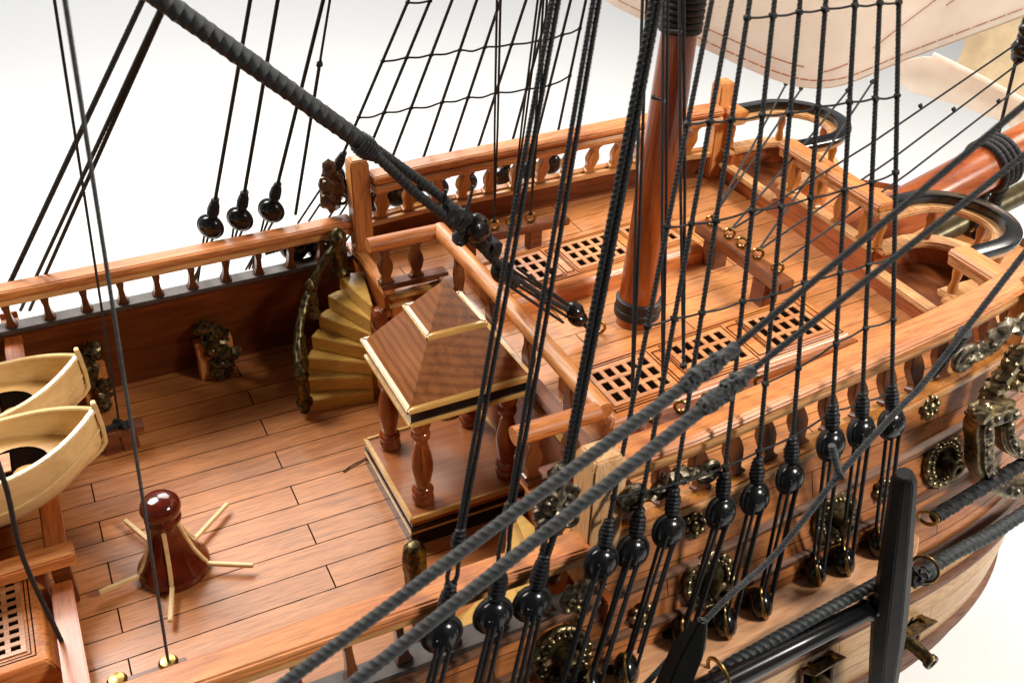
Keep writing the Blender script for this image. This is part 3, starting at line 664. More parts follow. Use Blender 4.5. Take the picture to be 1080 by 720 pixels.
# boats
def boat(label, yc, x0, zt):
    L, zk = 11.5, 1.95
    t = thing('ship_boat', label, 'boat', (x0-L/2, yc, zk), 'pale open boats on the cradle')
    def b(s): return 1.72*(1-max(0, 1-s/4.2)**2.9) if s < 7 else lerp(1.70, .75, ((s-7)/(L-7))**1.6)
    def zg(s): return zt-.02-.80*(1-max(0, 1-s/4.5)**2)+(.25*max(0, (s-7)/(L-7)))
    def zb(s): return zk+1.75*max(0, 1-s/4.2)**2.0
    def sec(s, off, n=9):
        bb = max(b(s)-off, .02); z0 = zb(s)+off*1.2; z1 = zg(s); r = []
        for i in range(-n, n+1):
            u = abs(i)/n; y = bb*math.sin(u*math.pi/2)**.62; z = z0+(z1-z0)*(1-math.cos(u*math.pi/2))
            r.append(Vector((x0-s, yc+math.copysign(y, i), z)))
        return r
    S = [0.02, .08, .16, .26, .4, .55, .75, 1, 1.3, 1.65, 2, 2.4, 2.8, 3.2, 3.7, 4.2, 4.8, 5.5, 6.2, 7, 7.7, 8.5, 9.2, 10, 10.8, L]
    mb = MB(); n = 19; vs = []; 
    for s_ in S: vs += sec(s_, 0)
    k = len(vs)
    for s_ in S: vs += sec(max(s_, .2), .13)
    fs = []
    for i in range(len(S)-1):
        for j in range(n-1):
            fs.append((i*n+j, i*n+j+1, (i+1)*n+j+1, (i+1)*n+j)); fs.append((k+i*n+j, k+(i+1)*n+j, k+(i+1)*n+j+1, k+i*n+j+1))
        for j in (0, n-1): fs.append((i*n+j, (i+1)*n+j, k+(i+1)*n+j, k+i*n+j))
    e = (len(S)-1)*n; fs.append(tuple(range(e, e+n))); fs.append(tuple(range(k+e, k+e+n)))
    part('boat_shell', mb.add(vs, fs), M['boat'], t, ang=40)
    for sd in (0, -1):
        P = [sec(s_, .03)[sd]+Vector((0, 0, .04)) for s_ in S]
        part('gunwale', MB().sweep(P, BOX(-.11, .11, .14)), M['boat'], t, .03)
    for sd in (3, -4):
        P = [sec(s_, -.03)[sd] for s_ in S]; part('strake_line', MB().tube(P, .05, 6), M['boat'], t)
    part('stem', MB().sweep([Vector((x0-s_+.02, yc, zb(s_))) for s_ in (3.0, 2.2, 1.5, .9, .45, .15)]+[Vector((x0+.08, yc, zb(0)+.15)), Vector((x0+.10, yc, lerp(zb(0), zt, .5))), Vector((x0+.05, yc, zt)), Vector((x0+.0, yc, zt+.34))], BOX(-.08, .08, .26), up=Vector((0, 1, 0))), M['boat'], t, .03)
    zf = zt-1.32
    mb = MB(); pts = []
    for s_ in S[5:]:
        w_ = max(.03, b(s_)-.16); pts.append((x0-s_, w_))
    q = [Vector((x, yc-w_, zf)) for x, w_ in pts]+[Vector((x, yc+w_, zf)) for x, w_ in reversed(pts)]
    m2 = len(q); mb.add(q+[p-Vector((0, 0, .1)) for p in q], [list(range(m2)), list(reversed(range(m2, 2*m2)))]+[(i, (i+1) % m2, m2+(i+1) % m2, m2+i) for i in range(m2)])
    part('boat_floor', mb, M['boatfloor'], t)
    wx = x0-2.75
    mb = MB(); mb.rings([[Vector((wx+r*1.05*math.cos(a), yc-.2+r*math.sin(a), z)) for a in [2*math.pi*i/28 for i in range(28)]] for r, z in ((.98, zf+.005), (.98, zf+.03), (.95, zf+.03), (.94, zf+.012))], cap=True)
    well_shade = part('well_shade_disc', mb, M['dark'], t)  # flat dark disc on the floor, its colour stands for a shaded well
    mb = MB(); mb.box(wx-.95, wx-.1, yc-.5, yc+.55, zf+.02, zf+.10)
    part('chock', mb, M['rail'], well_shade, .05)
    part('chock', MB().ball((wx+.3, yc-.62, zf+.03), (.42, .34, .06), 3, .1), M['boatfloor'], well_shade)
    part('thwart', MB().box(x0-5.9, x0-5.3, yc-1.45, yc+1.45, zg(5.5)-.45, zg(5.5)-.32), M['boat'], t, .03)
boat('pale open boat nearest the camera with its stem over the lower deck', 3.15, -.55, 5.2)
boat('pale open boat on the far side, tucked behind the nearer boat', 6.62, -.68, 5.2)
t = thing('boat_cradle', 'reddish beams of the boat cradle below the two pale boats', 'cradle', (-5, 1, 0))
part('beam', MB().box(-16, -2.2, -.12, .62, 1.72, 2.2), M['rail'], t, .06)
part('beam', MB().box(-16, -2.2, 7.6, 8.2, 1.72, 2.2), M['rail'], t, .06)
for x in (-2.75, -9): part('chock', MB().box(x-.3, x+.35, .65, 7.6, 1.55, 2.05), M['inner_y'], t, .05)
for x in (-2.75, -9): part('leg', MB().box(x-.25, x+.3, -.05, .55, 0, 1.72), M['inner'], t, .04)
for x in (-2.75, -9): part('leg', MB().box(x-.25, x+.3, 7.65, 8.1, 0, 1.72), M['inner'], t, .04)
mb = MB().hexa([(-3.2, -9.5, .9), (-2.42, -9.5, .9), (-2.5, -.14, 1.0), (-3.15, -.14, 1.0)], [(-3.2, -9.5, 1.15), (-2.42, -9.5, 1.15), (-2.5, -.14, 1.25), (-3.15, -.14, 1.25)])
mb.box(-3.1, -2.55, -1.0, -.4, 0, .95); mb.box(-3.1, -2.55, -9.0, -8.4, 0, .95)
solo('cross_plank', mb, M['inner_y'], 'reddish plank across the deck beside the grating at bottom left', 'plank', bevel=.04)
a0, a1 = atx(9, 326, -2.8), atx(19, 392, -2.8)
mb = MB().sweep([a0+Vector((0, -.8, .3)), a0.lerp(a1, .2)+Vector((0, 0, .06)), a1], BOX(-.32, .32, .2))
solo('skid_beam', mb, M['inner_y'], 'glossy reddish strap leaning on the far rail at the left edge', 'beam', bevel=.04)

# hatches and gratings
def grating_mb(x0, x1, y0, y1, z, nx, ny, bar=.13, h=.12):
    mb = MB(); dx = (x1-x0-bar)/nx; dy = (y1-y0-bar)/ny
    for i in range(nx+1): mb.box(x0+i*dx, x0+i*dx+bar, y0, y1, z-h, z)
    for j in range(ny+1):
        for i in range(nx): mb.box(x0+i*dx+bar, x0+(i+1)*dx, y0+j*dy, y0+j*dy+bar, z-h, z-.003)
    return mb
def hatch(name, label, x0, x1, y0, y1, zf0, zf1, top, inset, gr, panels, ny=3, cap=.0):
    """bevelled coaming from deck level to a flat top, gratings let into the top"""
    t = thing(name, label, 'hatch', ((x0+x1)/2, (y0+y1)/2, min(zf0, zf1)))
    T = lambda x: top(x)
    rs = []
    for k, dz in ((0, None), (.0, -.42), (.10, -.2), (.30, -.07), (inset, 0)):
        a, b, c, d = x0+k, x1-k, y0+k, y1-k
        rs.append([Vector((x, y, (zf0 if x == a else zf1)-.05 if dz is None else T(x)+dz)) for x, y in ((a, c), (b, c), (b, d), (a, d))])
    part('coaming', MB().rings(rs), M['hatch'], t, .05, ang=40)
    a, b, c, d = x0+inset+.05, x1-inset-.05, y0+inset+.05, y1-inset-.05
    zt = T((a+b)/2)
    def line(xa, xb, ya, yb): 
        return MB().hexa([(xa, ya, T(xa)+.002), (xb, ya, T(xb)+.002), (xb, yb, T(xb)+.002), (xa, yb, T(xa)+.002)], [(xa, ya, T(xa)+.012), (xb, ya, T(xb)+.012), (xb, yb, T(xb)+.012), (xa, yb, T(xa)+.012)])
    mb = MB()
    def box_line(xa, xb, ya, yb, w_=.035):
        for q in (line(xa, xb, ya, ya+w_), line(xa, xb, yb-w_, yb), line(xa, xa+w_, ya+w_, yb-w_), line(xb-w_, xb, ya+w_, yb-w_)): mb.merge(q)
    box_line(a, b, c, d); 
    for (p, q) in panels: box_line(p, q, c+.3, d-.3); 
    for (p, q, n) in gr: box_line(p-.12, q+.12, c+.12, d-.12, .028)
    part('inlay_line', mb, M['dark'], t)
    for (p, q, n) in gr:
        sl = (T(q)-T(p))/(q-p)
        g = grating_mb(p, q, c+.26, d-.26, 0, n, ny, .17 if ny < 5 else .15, .05)
        for v in g.v: v.z += T(p)+.055+(v.x-p)*sl
        gg = part('grating', g, M['grate'], t)
        part('hole_shade_plate', MB().hexa([(p+.01, c+.27, T(p)+.003), (q-.01, c+.27, T(q)+.003), (q-.01, d-.27, T(q)+.003), (p+.01, d-.27, T(p)+.003)], [(p+.01, c+.27, T(p)+.008), (q-.01, c+.27, T(q)+.008), (q-.01, d-.27, T(q)+.008), (p+.01, d-.27, T(p)+.008)]), M['dark'], gg)  # thin black plate painting the shade seen through the grating holes
    return t
TF = lambda x: DECKF(x)+.86
GR = [(14.75, 17.25, 5), (17.95, 20.45, 5), (21.3, 23.8, 5)]
PN = [(17.42, 17.78), (20.62, 21.14)]
hatch('grating_hatch', 'long grating hatch on the raised deck between the mast and the near rail', 14.15, 24.6, -5.75, -2.25, DECKF(14.1), DECKF(24.6), TF, .42, [(14.75, 17.2, 5), (17.95, 20.4, 5), (21.3, 23.75, 5)], PN)
hatch('grating_hatch', 'long grating hatch on the raised deck beyond the mast', 14.15, 23.6, 2.25, 5.75, DECKF(14.1), DECKF(23.6), TF, .42, [(14.75, 17.2, 5), (17.95, 20.4, 5), (21.0, 22.9, 4)], PN[:1])
hatch('waist_hatch', 'grating hatch of the lower deck cut by the left edge of the photo', -12, -3.25, -3.2, 1.7, 0, 0, lambda x: 1.0, .5, [(-7.2, -4.05, 7)], [], 9)

# ------------------------------------------------------------------ raised deck fittings
def eyebolt_mb(p, r=.2, th=.05, ax=(1, 0, 0), stem=.2):
    p = Vector(p); mb = MB().torus(p+Vector((0, 0, stem+r)), r, th, ax, 20, 8)
    return mb.lathe([(th*1.1, -.05), (th*1.1, stem), (0, stem+.03)], Matrix.Translation(p), 8)
def pinrail(name, label, x0, x1, y0, y1, z, eyes, legs, along='x', hz=.34):
    t = thing(name, label, 'pinrail', ((x0+x1)/2, (y0+y1)/2, z-1.1))
    part('bar', MB().box(x0, x1, y0, y1, z-hz, z), M['pinwood'] if along == 'x' else M['pinwood_y'], t, .05)
    for (x, y, hx, hy) in legs: part('leg', MB().box(x-hx, x+hx, y-hy, y+hy, DECKF(x)-.05, z-hz), M['pinwood'], t, .03)
    for e in eyes:
        part('eyebolt', eyebolt_mb(e, .21, .06, (.45, .89, .1) if along == 'x' else (.62, .78, .1), .02), M['brass'], t)
    return t
FE = [aty(520.6, 240, 6.9), aty(538.6, 234, 6.9), aty(559, 228, 6.9), aty(573, 229, 6.9)]
FE = [Vector((p.x, 6.85, 6.62)) for p in FE]
pinrail('far_pinrail', 'low dark rail with ring bolts on the raised deck near the far bulwark', 14.3, 19.5, 6.5, 7.15, 6.6, FE[:3], [(17.9, 6.85, .3, .25), (14.8, 6.85, .3, .25)])
part_far = FE
NE = [Vector((15.0+i*1.05, -6.75, 6.72)) for i in range(5)]
pinrail('near_pinrail', 'low dark rail with brass ring bolts between hatch and near bulwark', 14.5, 19.6, -7.1, -6.4, 6.7, NE, [(15, -6.75, .3, .25), (18.9, -6.75, .3, .25)])
BE = [Vector((23.75, y, 7.3)) for y in (2.4, 1.2, .4, -.6, -1.8)]
pinrail('bow_bitts', 'dark cross beam on two posts with ring bolts near the bow', 23.4, 24.1, -2.5, 3.0, 7.28, BE, [(23.8, 1.95, .36, .4), (23.8, -1.3, .36, .4)], 'y', .52)
p = at(630, 352, DECKF(17))
solo('ring_bolt', eyebolt_mb(p, .26, .065, (.5, .85, 0), .05), M['brass'], 'small brass ring bolt in the deck planks at the foot of the mast', 'ring bolt')

# ------------------------------------------------------------------ rigging helpers
def on_taper(x, y, B, H=40.0, cx=0.0):
    """point seen at pixel x,y on the plane through the line base B that closes to the mast at height H"""
    d = ray(x, y); k = B.y/(H-B.z)
    t = (B.y-k*(EYE.z-B.z)-EYE.y)/(d.y+k*d.z); return EYE+d*t
def extend(a, b, f): return a+(b-a)*f
def up_to(a, b, z): return a+(b-a)*((z-a.z)/(b.z-a.z))
BLK = MB().lathe([(0, -.36), (.16, -.35), (.32, -.29), (.44, -.19), (.50, -.07), (.47, 0), (.50, .07), (.44, .19), (.32, .29), (.16, .35), (0, .36)], None, 26)
for k in range(3):
    a = math.radians(90+120*k); BLK.lathe([(.10, .27), (.09, .345), (.055, .35), (.04, .30)], Matrix.Translation((.2*math.cos(a), .2*math.sin(a), 0)), 10)
blk_mesh = mesh_of('deadeye', BLK, M['black'], ang=50)
def add_deadeye(t, p, R, s=1.0):
    o = bpy.data.objects.new('deadeye', blk_mesh); link(o, t); o.location = Vector(p)-LOC[t.name]
    o.rotation_mode = 'QUATERNION'; o.rotation_quaternion = R.to_quaternion(); o.scale = (s,)*3; return o
def seizing(p, q, r, seed):
    """turns of twine round the rope, then a rough bulb"""
    p, q = Vector(p), Vector(q); d = q-p; L = d.length; d.normalize(); u = d.orthogonal().normalized(); v = d.cross(u); rnd = random.Random(seed)
    pts = []; turns = max(4, int(L/.105)); n = turns*9
    for i in range(n+1):
        t = i/n; a = 2*math.pi*turns*t; rr = r*(.55+.42*math.sin(math.pi*min(1, t*1.15+.08))**.7)*(1+.16*noise.noise(Vector((t*7, seed*2.3, 0))))
        pts.append(p+d*(L*t)+(u*math.cos(a)+v*math.sin(a))*rr)
    mb = MB().tube(pts, .062, 6); mb.tube([p, p.lerp(q, .3), p.lerp(q, .7), q], [r*.6, r*.85, r*.8, r*.5], 8)
    a = p.lerp(q, .75); e = u*rnd.uniform(.2, .32)*rnd.choice((-1, 1))+d*.12
    return mb.tube([a, a+e], .05, 5)

# near shrouds with upper deadeyes, lanyards
ORD = ['first', 'second', 'third', 'fourth', 'fifth', 'sixth', 'seventh', 'eighth', 'ninth']
near = [((634, 592), (751, 0)), ((667, 581), (772, 0)), ((705, 559), (791, 0)), ((760, 540), (817, 0)), ((796, 525), (844, 0)), ((833, 503), (871, 0)), ((876, 468), (902, 0)), ((908, 455), (928, 0)), ((940, 446), (948, 0))]
lowpx = [(588, 742), (623, 722), (661, 705), (721, 667), (765, 655), (803, 635), (860, 600), (890, 590), (926, 572)]
LOWD = []
for (x, y) in lowpx:
    p = at(x, y, 3.25); LOWD.append(p)
SH = []
for i, ((b, tp)) in enumerate(near):
    B = aty(b[0], b[1], -11.15); Q = on_taper(tp[0], tp[1], B); dirv = (Q-B).normalized()
    SH.append((B, Q))
    lab = ('near mast shroud and deadeye, %s from the bow end' % ORD[8-i]) if i > 0 else 'near mast shroud and deadeye, ninth from the bow end, just right of the pale post'
    t = thing('shroud', lab, 'shroud', B, 'near mast shrouds on black deadeyes')
    n = hull_n(B.x, B.z); n = (n-dirv*n.dot(dirv)).normalized(); R = frame_matrix(n, dirv)
    add_deadeye(t, B, R, .92)
    mb = MB().torus(B, .44, .085, n, 26, 8); part('strop', mb, M['rope'], t)
    part('seizing', seizing(B+dirv*.46, B+dirv*1.2, .175, i), M['blackband'], t)
    part('cable', rope_mb([B+dirv*1.2, up_to(B, Q, 38.5)], .070, lay=4.6, amp=.10), M['rope'], t)
    L = LOWD[i]; ld = (L-B).normalized()
    for k in range(3):
        a = math.radians(90+120*k); u = R @ Vector((.2*math.cos(a), .2*math.sin(a), .27))
        u2 = R @ Vector((.24*math.cos(a)+random.uniform(-.1, .1), .2*math.sin(a), .22))
        part('lanyard', rope_mb([B+u, B+u*.9+ld*.35, L+u2-ld*.3], .05), M['rope'], t)
    part('lanyard', rope_mb([B-n*.15+R @ Vector((random.uniform(-.3, .3), 0, 0)), L-n*.12+R @ Vector((random.uniform(-.3, .3), 0, 0))], .058), M['rope'], t)
# lower deadeyes in brass bands
for i, L in enumerate(LOWD):
    n = (hull_n(L.x, 3.2)+Vector((1.0, .15, .15))).normalized(); R = frame_matrix(n, Vector((0, 0, 1)))
    lab = ('brass banded lower deadeye on the channel shelf, %s from the bow end' % ORD[8-i])
    if i == 0:
        low0 = t = thing('lower_deadeye', lab, 'deadeye', L, 'brass banded deadeyes on the channel shelf', R)
        part('block', MB().lathe([(0, -.3), (.36, -.26), (.46, -.12), (.44, 0), (.46, .12), (.36, .24), (.2, .31), (0, .33)], None, 24), M['black'], t, local=True, ang=60)
        part('band', MB().torus((0, 0, .08), .47, .055, (0, 0, 1), 26, 8), M['brass'], t, local=True)
        part('foot', MB().box(-.12, .12, -.10, .10, -.62, -.35), M['black'], t, .03, local=True)
    else: dup(low0, L, lab, R)

# near left pairs (backstays) with deadeyes
pairs = [((466, 668), (484, 568), (586, 0), .062, 'leftmost'), ((520, 648), (538, 540), (629, 0), .062, 'middle'), ((561, 636), (594, 511), (692, 0), .095, 'rightmost')]
for i, (b, m_, tp, r, w_) in enumerate(pairs):
    B = aty(b[0], b[1], -11.0); m = on_taper(m_[0], m_[1], B, 70); Q = on_taper(tp[0], tp[1], B, 70)
    t = thing('backstay', '%s of the three doubled black ropes crossing the belfry and deck' % w_, 'backstay', B, 'doubled backstays on the near side')
    dirv = (m-B).normalized(); n = hull_n(B.x, 5.5); n = (n-dirv*n.dot(dirv)).normalized(); R = frame_matrix(n, dirv)
    add_deadeye(t, B, R, 1.0); part('strop', MB().torus(B, .48, .09, n, 26, 8), M['rope'], t)
    part('seizing', seizing(B+dirv*.5, B+dirv*1.5, .2, i+20), M['blackband'], t)
    s_ = RIGHT*.10
    for sg in (-1, 1):
        part('cable', rope_mb([B+dirv*1.35+s_*sg*.6, B.lerp(m, .62)+s_*sg*1.2, m+s_*sg*.5, m.lerp(Q, .45)+s_*sg*.8, Q+s_*sg*.6, up_to(m, Q, 46)], r, lay=4.4, amp=.09), M['rope'], t)
    part('seizing', seizing(m-dirv*.25, m+dirv*.3, .15, i+30), M['blackband'], t)
    L = B+Vector((-1.4+.1*i, -.9, -3.2)); ld = (L-B).normalized()
    for k in range(4):
        u = R @ Vector((.26*math.cos(2.1*k), .2*math.sin(2.1*k), .26))
        part('lanyard', rope_mb([B+u, B+u+ld*.3, L+u*1.2], .062), M['rope'], t)

# ratlines across the near shrouds
def on_line(a, b, y):
    """point of the 3D line a-b whose image lies at height y"""
    lo, hi = -.3, 1.4
    for _ in range(40):
        mid = (lo+hi)/2
        if px(a+(b-a)*mid)[1] > y: lo = mid
        else: hi = mid
    return a+(b-a)*lo
rows = [('ratline from bow shroud across to the mast, just below the top of the photo', {2: 19, 3: 17, 4: 13, 5: 10, 6: 6, 7: 4, 8: 3}),
        ('ratline across the near shrouds at the height of the far bow seat', {0: 131, 1: 128, 2: 126, 3: 122, 4: 119, 5: 113, 6: 108, 7: 104, 8: 101}),
        ('ratline across the near shrouds passing over the bow bitts', {0: 239, 1: 236, 2: 233, 3: 222, 4: 218, 5: 209, 6: 200, 7: 192, 8: 182}),
        ('ratline across the near shrouds passing in front of the near hatch', {0: 344, 1: 336, 2: 330, 3: 318, 4: 311, 5: 298, 6: 288, 7: 279, 8: 270}),
        ('ratline across the near shrouds just above the near handrail', {4: 404, 5: 388, 6: 362, 7: 346, 8: 337}),
        ('long tarred line tied across the near shrouds just above their deadeyes', {0: 524, 1: 518, 2: 510, 3: 492, 4: 476, 5: 460, 6: 434, 7: 424, 8: 414})]
for lab, d in rows:
    P = [on_line(*SH[k], d[k]) for k in sorted(d)]; Q = [P[0]]
    for a, b in zip(P, P[1:]):
        Q += [a.lerp(b, .5)-Vector((0, 0, .015+.04*random.random())), b]
    mb = rope_mb(smooth_path(Q, 3), .032)
    for q in P: mb.ball(q, (.12, .12, .11), random.randint(0, 99), .3, 2, 1)
    solo('ratline', mb, M['rope'], lab, 'ratline', 'ratlines on the near shrouds')

# far shrouds and ratlines
far = [((371, 141), (431, 0)), ((391, 153), (454, 0)), ((413, 168), (477, 0)), ((448, 162), (503, 0)), ((476, 156), (528, 0)), ((506, 150), (555, 0)), ((542, 143), (581, 0)), ((568, 137), (602, 0)), ((590, 132), (618, 0))]
FS = []
for i, (b, tp) in enumerate(far):
    B = aty(b[0], b[1], 10.7); Q = on_taper(tp[0], tp[1], B, 52); FS.append((B, Q)); dirv = (Q-B).normalized()
    t = thing('far_shroud', 'thin black shroud beyond the far rail, %s from the left' % ORD[i], 'shroud', B-dirv*3, 'far mast shrouds')
    part('cable', rope_mb([B-dirv*1.5, up_to(B, Q, 40)], .066, lay=4.6, amp=.09), M['rope'], t)
    D = B-dirv*2.2; n = Vector((0, 1, .2)); n = (n-dirv*n.dot(dirv)).normalized(); R = frame_matrix(n, dirv)
    add_deadeye(t, D, R, 1.05); part('seizing', seizing(D+dirv*.45, D+dirv*1.25, .17, i), M['blackband'], t)
    for k in (-1, 1): part('lanyard', rope_mb([D+R @ Vector((0, k*.2, 0)), D-dirv*3+Vector((k*.25, 1.0, 0))], .05), M['rope'], t)
frow = [('ratline of the far shrouds touching the top edge of the photo', {0: 3, 1: 1}), ('upper ratline across the far shrouds', {0: 65, 1: 61, 2: 58, 3: 53, 4: 50, 5: 47, 6: 43, 7: 37, 8: 30}), ('lower ratline across the far shrouds', {0: 124, 1: 119, 2: 114, 3: 108, 4: 103, 5: 98, 6: 94, 7: 90, 8: 80})]
for lab, d in frow:
    P = [on_line(*FS[k], d[k]) for k in sorted(d)]; Q = [P[0]]
    for a, b in zip(P, P[1:]): Q += [a.lerp(b, .5)-Vector((0, 0, .08*random.random()+.03)), b]
    mb = rope_mb(smooth_path(Q, 3), .042)
    for q in P: mb.ball(q, .1, 3, .3, 2, 1)
    solo('ratline', mb, M['rope'], lab, 'ratline', 'ratlines on the far shrouds')

# shrouds left of the raised deck, deadeyes standing above the far rail
for i, (d, tp, w_) in enumerate((((222, 239), (264, 0), 'leftmost'), ((253, 231), (293, 0), 'middle'), ((286, 222), (341, 0), 'rightmost'))):
    B = aty(d[0], d[1], 10.9); Q = on_taper(tp[0], tp[1], B, 60); dirv = (Q-B).normalized()
    t = thing('far_backstay', '%s of three black deadeyes with rope standing above the far rail' % w_, 'backstay', B, 'black deadeyes above the far rail')
    n = Vector((-.5, -.85, .15)); n = (n-dirv*n.dot(dirv)).normalized(); R = frame_matrix(n, dirv)
    add_deadeye(t, B, R, 1.02); part('strop', MB().torus(B, .48, .09, n, 24, 8), M['rope'], t)
    part('seizing', seizing(B+dirv*.5, B+dirv*1.35, .2, i+50), M['blackband'], t)
    part('cable', rope_mb([B+dirv*1.2, up_to(B, Q, 40)], .078), M['rope'], t)
    for k in (-1, 0, 1): part('lanyard', rope_mb([B+R @ Vector((.1*k, .2*k, 0))-dirv*.3, B-dirv*3.6+Vector((.15*k, .9, 0))], .05), M['rope'], t)
a = aty(315, 205, 10.6); b = on_taper(348, 0, a, 60)
mb = rope_mb([extend(a, b, -.12), extend(a, b, .7)], .07); rope_mb([extend(a, b, .68), extend(a, b, 1.2)], .05, mb=mb); mb.ball(extend(a, b, .7), .13, 4, .5)
solo('thin_line', mb, M['rope'], 'thin black line with a small knot left of the carved post', 'line')
# clutter of blocks outside the far rail behind the balusters
for i, (x, y, lab) in enumerate(((338, 262, 'black block seen through the far rail left of the carved post'), (418, 205, 'black block behind the far balusters just right of the big post'), (452, 190, 'black ringed block behind the far balusters under the thick stay'), (398, 212, 'black block behind the far balusters against the big post'), (310, 262, 'small black block outside the far rail under the rightmost standing deadeye'))):
    p = aty(x, y, 11.1); R = frame_matrix(Vector((.3, 1, .2)), Vector((0, 0, 1)))
    mb = MB(); mb.merge(BLK, place(p, R) @ Matrix.Scale(1.2, 4)); rope_mb([p+Vector((-1.2, .3, -.1)), p+Vector((1.2, .3, .1))], .12, mb=mb); mb.ball(p+Vector((.8, .1, .2)), (.45, .3, .35), i, .4)
    solo('block', mb, M['black'], lab, 'block', 'black blocks outside the far rail')

# thick stay with its tackle
def apy(x, y, Y=0.0): return aty(x, y, Y)
A0, A1, A2 = apy(165, -4), apy(384, 152), apy(398, 170)
st = thing('mainstay', 'thick dark stay slanting down from top left to blocks on the raised deck', 'stay', apy(600, 335))
part('cable', rope_mb([extend(A1, A0, 1.25), A1.lerp(A0, .02)], .29, 6, 36, .09, 2, 9, amp=.022), M['rope_b'], st)
part('seizing', seizing(apy(376, 147), apy(398, 166), .33, 7), M['rope_b'], st)
part('leg', rope_mb([A1+Vector((0, -.1, 0)), apy(440, 205, -.15), apy(500, 252, -.1), apy(545, 300, -.1)], .165, 3, 12), M['rope_b'], st)
part('leg', rope_mb([A1+Vector((0, .15, .1)), apy(450, 196, .2), apy(505, 240, .15)], .165, 3, 12), M['rope_b'], st)
mb = MB(); carved(mb, [(apy(x, y), r) for x, y, r in ((474, 222, .3), (481, 227, .33), (488, 232, .36), (497, 241, .42), (508, 252, .38), (520, 262, .35), (486, 250, .3))], 60, .5, 26)
part('knotted_strop', mb, M['rope'], st)
for k, (x, y, s) in enumerate(((503, 241, 1.0), (529, 286, .85), (609, 335, .82), (606, 327, .78), (518, 266, .65), (572, 313, .5))):
    add_deadeye(st, apy(x, y, -.1+.05*k), frame_matrix(Vector((.4, -.8, .45)) if k < 2 else Vector((.35, -.15, .9)), Vector((.8, 0, -.5))), s)
for o1, o2 in (((540, 285), (600, 322)), ((536, 294), (598, 334)), ((545, 282), (606, 326)), ((532, 298), (594, 340))):
    part('tackle_line', rope_mb([apy(*o1), apy(*o2)], .06), M['rope'], st)
part('leg', rope_mb([apy(525, 280), apy(575, 314), apy(603, 329)], .10, 3, 12), M['rope_b'], st)
part('becket', rope_mb([apy(608, 336), at(628, 352, 5.75)], .08), M['rope'], st)
for (x, y, x2, y2) in ((468, 222, 470, 200), (492, 222, 499, 196), (577, 318, 582, 304)):
    part('rope_end', rope_mb([apy(x, y), apy(x, y).lerp(apy(x2, y2), .5)+Vector((.05, .05, 0)), apy(x2, y2)], .075, taper=lambda u: 1-.45*u), M['rope_b'], st)

# running lines to the pinrails
def line(label, pts, r, m='rope', cat='line', grp=None, name='line', knots=()):
    mb = rope_mb(pts, r)
    for k in knots: mb.ball(k, r*2.4, 5, .4, 2, 1)
    return solo(name, mb, M[m], label, cat, grp)
def pair(label, pts, r, gap=.09, grp=None):
    mb = MB(); s_ = RIGHT*gap
    for g in (-.5, .5): rope_mb([pts[0]]+[p+s_*g for p in pts[1:]], r, mb=mb)
    mb.ball(pts[0], r*3, 1, .4, 2, 1)
    return solo('doubled_line', mb, M['rope'], label, 'line', grp)
G1 = 'doubled lines down to the far pinrail'; G2 = 'doubled lines down to the near pinrail'
for e, (xm, ym), (xt, yt), lab in ((FE[0], (502, 167), (526, 0), 'doubled thin line to the first ring of the far pinrail'), (FE[1], (528, 172), (569, 0), 'doubled thin line to the second ring of the far pinrail'), (FE[2], (546, 172), (575, 0), 'doubled thin line to the third ring of the far pinrail')):
    s_ = e+Vector((0, 0, .42)); q = aty(xt, yt, 1.5); q = s_+(q-s_)
    pair(lab, [s_, extend(s_, q, .5), extend(s_, q, 1.15)], .042, .11, G1)
for e, (xb, yb), (xt, yt), lab in ((NE[0], (666, 440), (680, 0), 'doubled thin line left of the mast down to the near pinrail'), (NE[2], (699, 415), (702, 0), 'doubled thin line in front of the mast, left one'), (NE[3], (721, 385), (719, 0), 'doubled thin line in front of the mast, right one')):
    s_ = aty(xb, yb, -6.75); s_.z = min(s_.z, 6.95) if s_.z < 6.95 else s_.z; q = aty(xt, yt, -2.0)
    pair(lab, [s_, extend(s_, q, .5), extend(s_, q, 1.15)], .05, .13, G2)
solo('loose_end', rope_mb([aty(687, 103, -1.2), aty(700, 106, -1.5), aty(704, 109, -2)], .05), M['rope_g'], 'short rope end lying across the upper part of the mast', 'rope')
solo('loose_end', rope_mb([aty(829-141, 103-2, -1.1), aty(690, 101, -1.3)], .04).merge(rope_mb([aty(706, 33, -1.2), aty(719, 34, -1.5)], .05)), M['rope_g'], 'grey rope end across the mast just below the black band', 'rope')

# lines fanning from the bow bitts
G3 = 'lines rising from the bow bitts'
E_ = [e+Vector((0, 0, .35)) for e in BE]
bl = [(0, aty(829, 89, 7), 'short line from the far end of the bitts, cut end left of the far seat'), (0, aty(845, 94, 7), 'short line from the far end of the bitts, cut end above the far seat'),
      (1, aty(894, 96, 5), 'steep line from the second ring of the bitts with a cut end'), (3, aty(920, 87, 4), 'steep line from the bitts ending in a small loop below the sail'),
      (1, aty(1068, 49, .5), 'highest of the three long thin lines running to the sail block at right'), (3, aty(1074, 67, .3), 'middle of the three long thin lines running off to the right'), (4, aty(1085, 84, 0), 'lowest of the three long thin lines running off to the right')]
kn = {4: (972, 97), 5: (1005, 101), 6: (1053, 100)}
for i, (e, q, lab) in enumerate(bl):
    a = E_[e]; K = []
    if i in kn:
        f = min(range(1, 100), key=lambda k: abs(px(a.lerp(q, k/100))[0]-kn[i][0]))/100; K = [a.lerp(q, f)]
    line(lab, [a, a.lerp(q, .5)-Vector((0, 0, .12 if i < 4 else .25)), q if i < 4 else extend(a, q, 1.05)], .05 if i < 4 else .045, grp=G3, knots=[q] if i < 4 else K)

